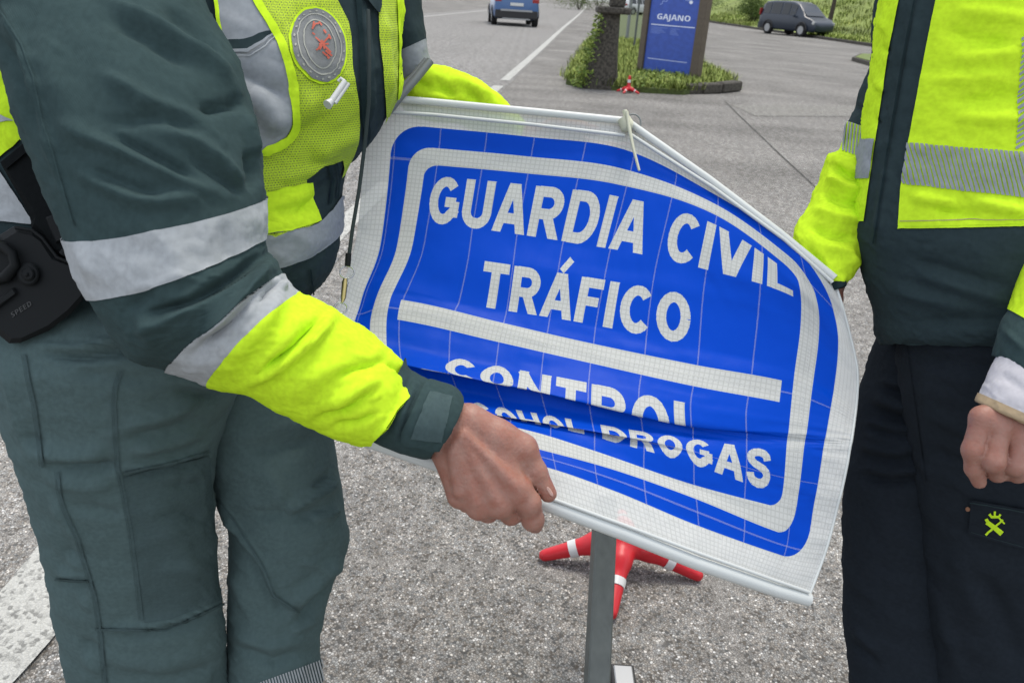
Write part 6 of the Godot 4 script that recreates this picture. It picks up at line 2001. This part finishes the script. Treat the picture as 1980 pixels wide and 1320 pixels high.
func bank() -> void:
	# grassy bank rising beyond the lay-by
	var a := flat(G(1355, 42))
	var b := flat(G(1700, 94))
	var d := (b - a).normalized()
	var up := Vector3(d.z, 0, -d.x)
	if up.dot(a) < 0: up = -up
	a += up * 0.5
	var v := PackedVector3Array()
	var n := PackedVector3Array()
	var c := PackedColorArray()
	var ix := PackedInt32Array()
	var nu := 130
	var nv := 60
	var big := FastNoiseLite.new()
	big.seed = 44
	big.frequency = 0.09
	var hgt := func(s: float, t: float) -> float:
		return 0.02 + t * 0.24 * smoothstep(0.5, 10.0, t) + (big.get_noise_2d(s, t) * 0.5 + 0.2) * smoothstep(0.0, 6.0, t)
	for i in nv:
		var t := pow(i / float(nv - 1), 1.6) * 90.0
		for j in nu:
			var s := -75.0 + 165.0 * j / (nu - 1)
			var p: Vector3 = a + d * s + up * t
			v.append(p + Vector3(0, hgt.call(s, t), 0))
			var k := 0.85 + 0.5 * big.get_noise_2d(s * 1.4 + 30.0, t * 3.0)
			c.append(Color(0.30, 0.38, 0.085) * k)
	var S := {"pos": v, "nu": nu, "rows": nv, "closed": false}
	grid_normals(S)
	n = S.nrm
	for i in n.size():
		if n[i].y < 0: n[i] = -n[i]
	for i in nv - 1:
		for j in nu - 1:
			var q := i * nu + j
			ix.append_array(PackedInt32Array([q, q + 1, q + nu, q + 1, q + nu + 1, q + nu]))
	tag(put(arr_mesh(v, n, ix, PackedVector2Array(), c), "hill", M.grass_ground), "grassy bank beyond the lay-by", "", "", "structure")
	var spots := []
	var cols := []
	for k in 4500:
		var s := rng.randf_range(-14.0, 46.0)
		var t := 0.3 + pow(rng.randf(), 1.7) * 26.0
		if s > 8.0 and s < 22.0 and t < 2.4: continue
		var p: Vector3 = a + d * s + up * t + Vector3(0, hgt.call(s, t) - 0.02, 0)
		spots.append(Transform3D(Basis(Vector3.UP, rng.randf() * TAU).scaled(Vector3.ONE * rng.randf_range(0.7, 1.6)), p))
		cols.append(grass_col() * (0.9 + 0.5 * big.get_noise_2d(s * 1.4 + 30.0, t * 3.0)))
	scatter(blade_mesh(0.22, 0.02, 9, 0.16), spots, cols, "meadow_grass", "tall meadow grass on the bank behind the parked van", "grass")
	# dark kerb along its foot
	var kt := thing("kerb", "long low dark kerb at the foot of the grassy bank", "kerb", a)
	for k in 26:
		var p: Vector3 = a + d * (-10.0 + 2.0 * k) - up * 0.1
		var ks := Solid.new()
		ks.box(p + Vector3(0, 0.06, 0), d * 0.985, Vector3(0, 0.07, 0), up * 0.09, 0.015)
		solid(ks, "kerb_stone", M.concrete, kt)
	# second small island on the right
	var out := []
	for q in [[1646, 118], [1662, 110], [1720, 112], [1760, 124], [1720, 136], [1680, 128]]: out.append(flat(G(q[0], q[1])) + Vector3(0, 0.10, 0))
	var s2 := Solid.new()
	s2.prism(out, Vector3(0, -0.10, 0), 0.0)
	var kk := thing("kerbed_island", "small grass island with a dark stone edge in the lay-by", "island", flat(G(1690, 122)))
	solid(s2, "stone_edge", M.concrete, kk)
	var inn := []
	var cc := Vector3.ZERO
	for p in out: cc += p / out.size()
	for p in out: inn.append(p.lerp(cc, 0.12) + Vector3(0, 0.015, 0))
	sheet_poly(inn, 0.115, "turf", M.grass_ground, Color(0.17, 0.23, 0.05), kk)
	# tree and bushes behind the van
	tree(a + d * 19.0 + up * 3.0, hgt.call(19.0, 3.0), "young tree with thin trunk on the bank behind the van", 5.5)
	bush(a + d * 3.0 + up * 3.0, hgt.call(3.0, 3.0), "low dark bush at the bank's foot beside the information board", 1.5)
func crown_mesh(count: int, R: Vector3, leaf: float, dark: float) -> ArrayMesh:
	var v := PackedVector3Array()
	var n := PackedVector3Array()
	var c := PackedColorArray()
	var ix := PackedInt32Array()
	var clumps := []
	for k in 22:
		var q := Vector3(rng.randfn(), rng.randfn(), rng.randfn()).normalized() * pow(rng.randf(), 0.4)
		clumps.append(q * R)
	for k in count:
		var cl: Vector3 = clumps[rng.randi() % clumps.size()]
		var p := cl + Vector3(rng.randfn(), rng.randfn(), rng.randfn()) * R * 0.20
		var d := Vector3(rng.randfn(), rng.randfn() - 0.3, rng.randfn()).normalized()
		var s := d.cross(Vector3(rng.randfn(), rng.randfn(), rng.randfn())).normalized()
		var sz := leaf * rng.randf_range(0.6, 1.3)
		var b := v.size()
		v.append_array(PackedVector3Array([p, p + d * sz + s * sz * 0.5, p + d * sz * 2.0, p + d * sz - s * sz * 0.5]))
		var nn := d.cross(s).normalized()
		if nn.y < 0: nn = -nn
		var col := Color(0.055, 0.10, 0.018).lerp(Color(0.13, 0.18, 0.035), rng.randf()) * dark
		for e in 4:
			n.append(nn)
			c.append(col)
		ix.append_array(PackedInt32Array([b, b + 1, b + 2, b, b + 2, b + 3]))
	return arr_mesh(v, n, ix, PackedVector2Array(), c)
func tree(p: Vector3, h: float, label: String, tall: float) -> void:
	var at := p + Vector3(0, h - 0.05, 0)
	var t := thing("tree", label, "tree", at)
	var s := Solid.new()
	s.tube([at, at + Vector3(0.04, tall * 0.3, 0), at + Vector3(-0.03, tall * 0.6, 0.05), at + Vector3(0.02, tall, 0)], [0.16, 0.12, 0.08, 0.03], 10)
	for k in 7:
		var an := k * 2.4
		var q := at + Vector3(0, tall * (0.42 + 0.07 * k), 0)
		s.tube([q, q + Vector3(cos(an) * 0.7, 0.5, sin(an) * 0.7), q + Vector3(cos(an) * 1.2, 1.0, sin(an) * 1.2)], [0.05, 0.03, 0.012], 6)
	solid(s, "trunk", M.bark, t)
	put(crown_mesh(7000, Vector3(1.7, 1.6, 1.7), 0.06, 1.0), "crown", M.blade, t, Vector3(0, tall * 0.85, 0))
func bush(p: Vector3, h: float, label: String, r: float, group := "") -> void:
	var at := p + Vector3(0, h - 0.05, 0)
	var t := thing("bush", label, "bush", at, group)
	var s := Solid.new()
	for k in 6:
		var an := k * 1.1
		s.tube([at, at + Vector3(cos(an) * r * 0.3, r * 0.5, sin(an) * r * 0.3), at + Vector3(cos(an) * r * 0.6, r * 0.95, sin(an) * r * 0.6)], [0.04, 0.025, 0.01], 6)
	solid(s, "stems", M.bark, t)
	put(crown_mesh(6000, Vector3(r, r * 0.6, r), 0.06, 0.9), "foliage", M.blade, t, Vector3(0, r * 0.62, 0))

# ------------------------------------------------------------------ scene
func _ready() -> void:
	rng.seed = 20
	nz.seed = 3
	nz.frequency = 0.1
	nz2.seed = 7
	nz2.frequency = 0.1
	# camera
	cam_basis = Basis(Vector3.RIGHT, deg_to_rad(-24.1)) * Basis(Vector3.BACK, deg_to_rad(3.7))
	var cam := Camera3D.new()
	cam.fov = rad_to_deg(2.0 * atan(660.0 / FPX))
	cam.near = 0.05
	cam.far = 1500.0
	add_child(cam)
	cam.transform = Transform3D(cam_basis, cam_pos)
	cam.current = true
	var lens := CameraAttributesPhysical.new()
	lens.frustum_focal_length = 27.3
	lens.frustum_focus_distance = 1.0
	lens.exposure_aperture = 13.0
	lens.frustum_near = 0.05
	lens.frustum_far = 1500.0
	cam.attributes = lens
	# overcast daylight
	var env := Environment.new()
	env.background_mode = Environment.BG_SKY
	var sky := Sky.new()
	var sm := ProceduralSkyMaterial.new()
	sm.sky_top_color = Color(0.80, 0.83, 0.88)
	sm.sky_horizon_color = Color(0.86, 0.87, 0.89)
	sm.sky_curve = 0.2
	sm.ground_bottom_color = Color(0.35, 0.35, 0.34)
	sm.ground_horizon_color = Color(0.6, 0.6, 0.6)
	sm.sun_angle_max = 30.0
	sky.sky_material = sm
	env.sky = sky
	env.tonemap_mode = Environment.TONE_MAPPER_LINEAR
	env.tonemap_exposure = 1.82
	env.sdfgi_enabled = true
	env.ssao_enabled = true
	env.ssil_enabled = true
	var we := WorldEnvironment.new()
	we.environment = env
	add_child(we)
	var sun := DirectionalLight3D.new()
	sun.light_energy = 0.5
	sun.light_angular_distance = 20.0
	sun.light_color = Color(1.0, 0.97, 0.93)
	sun.shadow_enabled = true
	add_child(sun)
	sun.look_at_from_position(Vector3(1.5, 10, -4.5), Vector3(0, 0, -1))
	make_materials()
	print("materials ", Time.get_ticks_msec())
	# setting
	ground()
	road()
	island()
	bank()
	info_board()
	# trees closing the view where the road bends
	for k in 7:
		var fp := flat(G(1120 + k * 38, 12)).normalized() * (92.0 + 7.0 * (k % 3))
		bush(fp, 0.0, "leafy roadside bush closing the view where the road bends", 3.4 + 0.5 * (k % 2), "bushes where the road bends")
	# repaired strip and tar joint in the lay-by
	var pp := []
	for q in [[1412, 203], [1700, 206], [1720, 226], [1460, 225], [1436, 214]]: pp.append(flat(G(q[0], q[1])))
	tag(sheet_poly(pp, 0.004, "asphalt_patch", M.asphalt, Color(0.74, 0.74, 0.71)), "darker repaired strip of asphalt", "", "", "structure")
	var tl := []
	for q in [[1402, 196], [1430, 224], [1470, 262], [1512, 302], [1560, 346], [1640, 420]]: tl.append(flat(G(q[0], q[1])))
	var tar := []
	for i in tl.size():
		var dd: Vector3 = (tl[mini(i + 1, tl.size() - 1)] - tl[maxi(i - 1, 0)]).normalized()
		tar.append(tl[i] + Vector3(-dd.z, 0, dd.x) * (0.010 + 0.004 * (i % 2)))
	for i in range(tl.size() - 1, -1, -1): tar.append(tl[i])
	tag(sheet_poly(tar, 0.006, "tar_joint", M.asphalt, Color(0.34, 0.34, 0.33)), "thin dark joint in the asphalt", "", "", "structure")
	print("setting ", Time.get_ticks_msec())
	# vehicles
	var blue := mat(lin(0.03, 0.12, 0.33), 0.3)
	blue.clearcoat_enabled = true
	blue.clearcoat = 0.8
	var navy := mat(lin(0.008, 0.020, 0.042), 0.35)
	navy.clearcoat_enabled = true
	navy.clearcoat = 0.3
	var white := mat(lin(0.70, 0.71, 0.72), 0.3)
	var c1 := flat(G(982, 51))
	car("car", "blue compact crossover driving away on the road", c1 + Vector3(0.1, 0, -2.1), PI * 0.5 + 0.10, 4.3, 1.86, 1.62, blue, false, "")
	var r1 := flat(G(1492, 66))
	var r2 := flat(G(1552, 72))
	var dv := (r2 - r1).normalized()
	car("van", "dark blue people carrier parked at the grassy bank", (r1 + r2) * 0.5 + Vector3(-dv.z, 0, dv.x) * -0.5 , -atan2(dv.z, dv.x), 4.15, 1.75, 1.72, navy, true, "")
	var c3 := flat(G(1232, 31))
	car("car", "white car seen between the sign posts and the information board", c3 + Vector3(0, 0, -1.0), PI * 0.5 - 0.9, 4.2, 1.78, 1.5, white, false, "")
	# sign bases, stand
	red_base(flat(G(1198, 1092)), 0.0, 0.82, "red plastic sign base with white reflective rings on the asphalt behind the post", [PI * 1.0, 0.20, 1.78, -1.45], 0.02)
	red_base(flat(G(1214, 180)), 0.5, 0.76, "small red sign base with white rings at the edge of the traffic island", [0.0, PI * 0.5, PI, PI * 1.5], 0.2)
	sign_stand()
	print("things ", Time.get_ticks_msec())
	banner()
	print("banner ", Time.get_ticks_msec())
	officer_bending()
	print("officer 1 ", Time.get_ticks_msec())
	near = 0.9
	officer_standing()
	near = 1.0
	print("officer 2 ", Time.get_ticks_msec())
	lanyard()
	holster()
	print("done ", Time.get_ticks_msec())
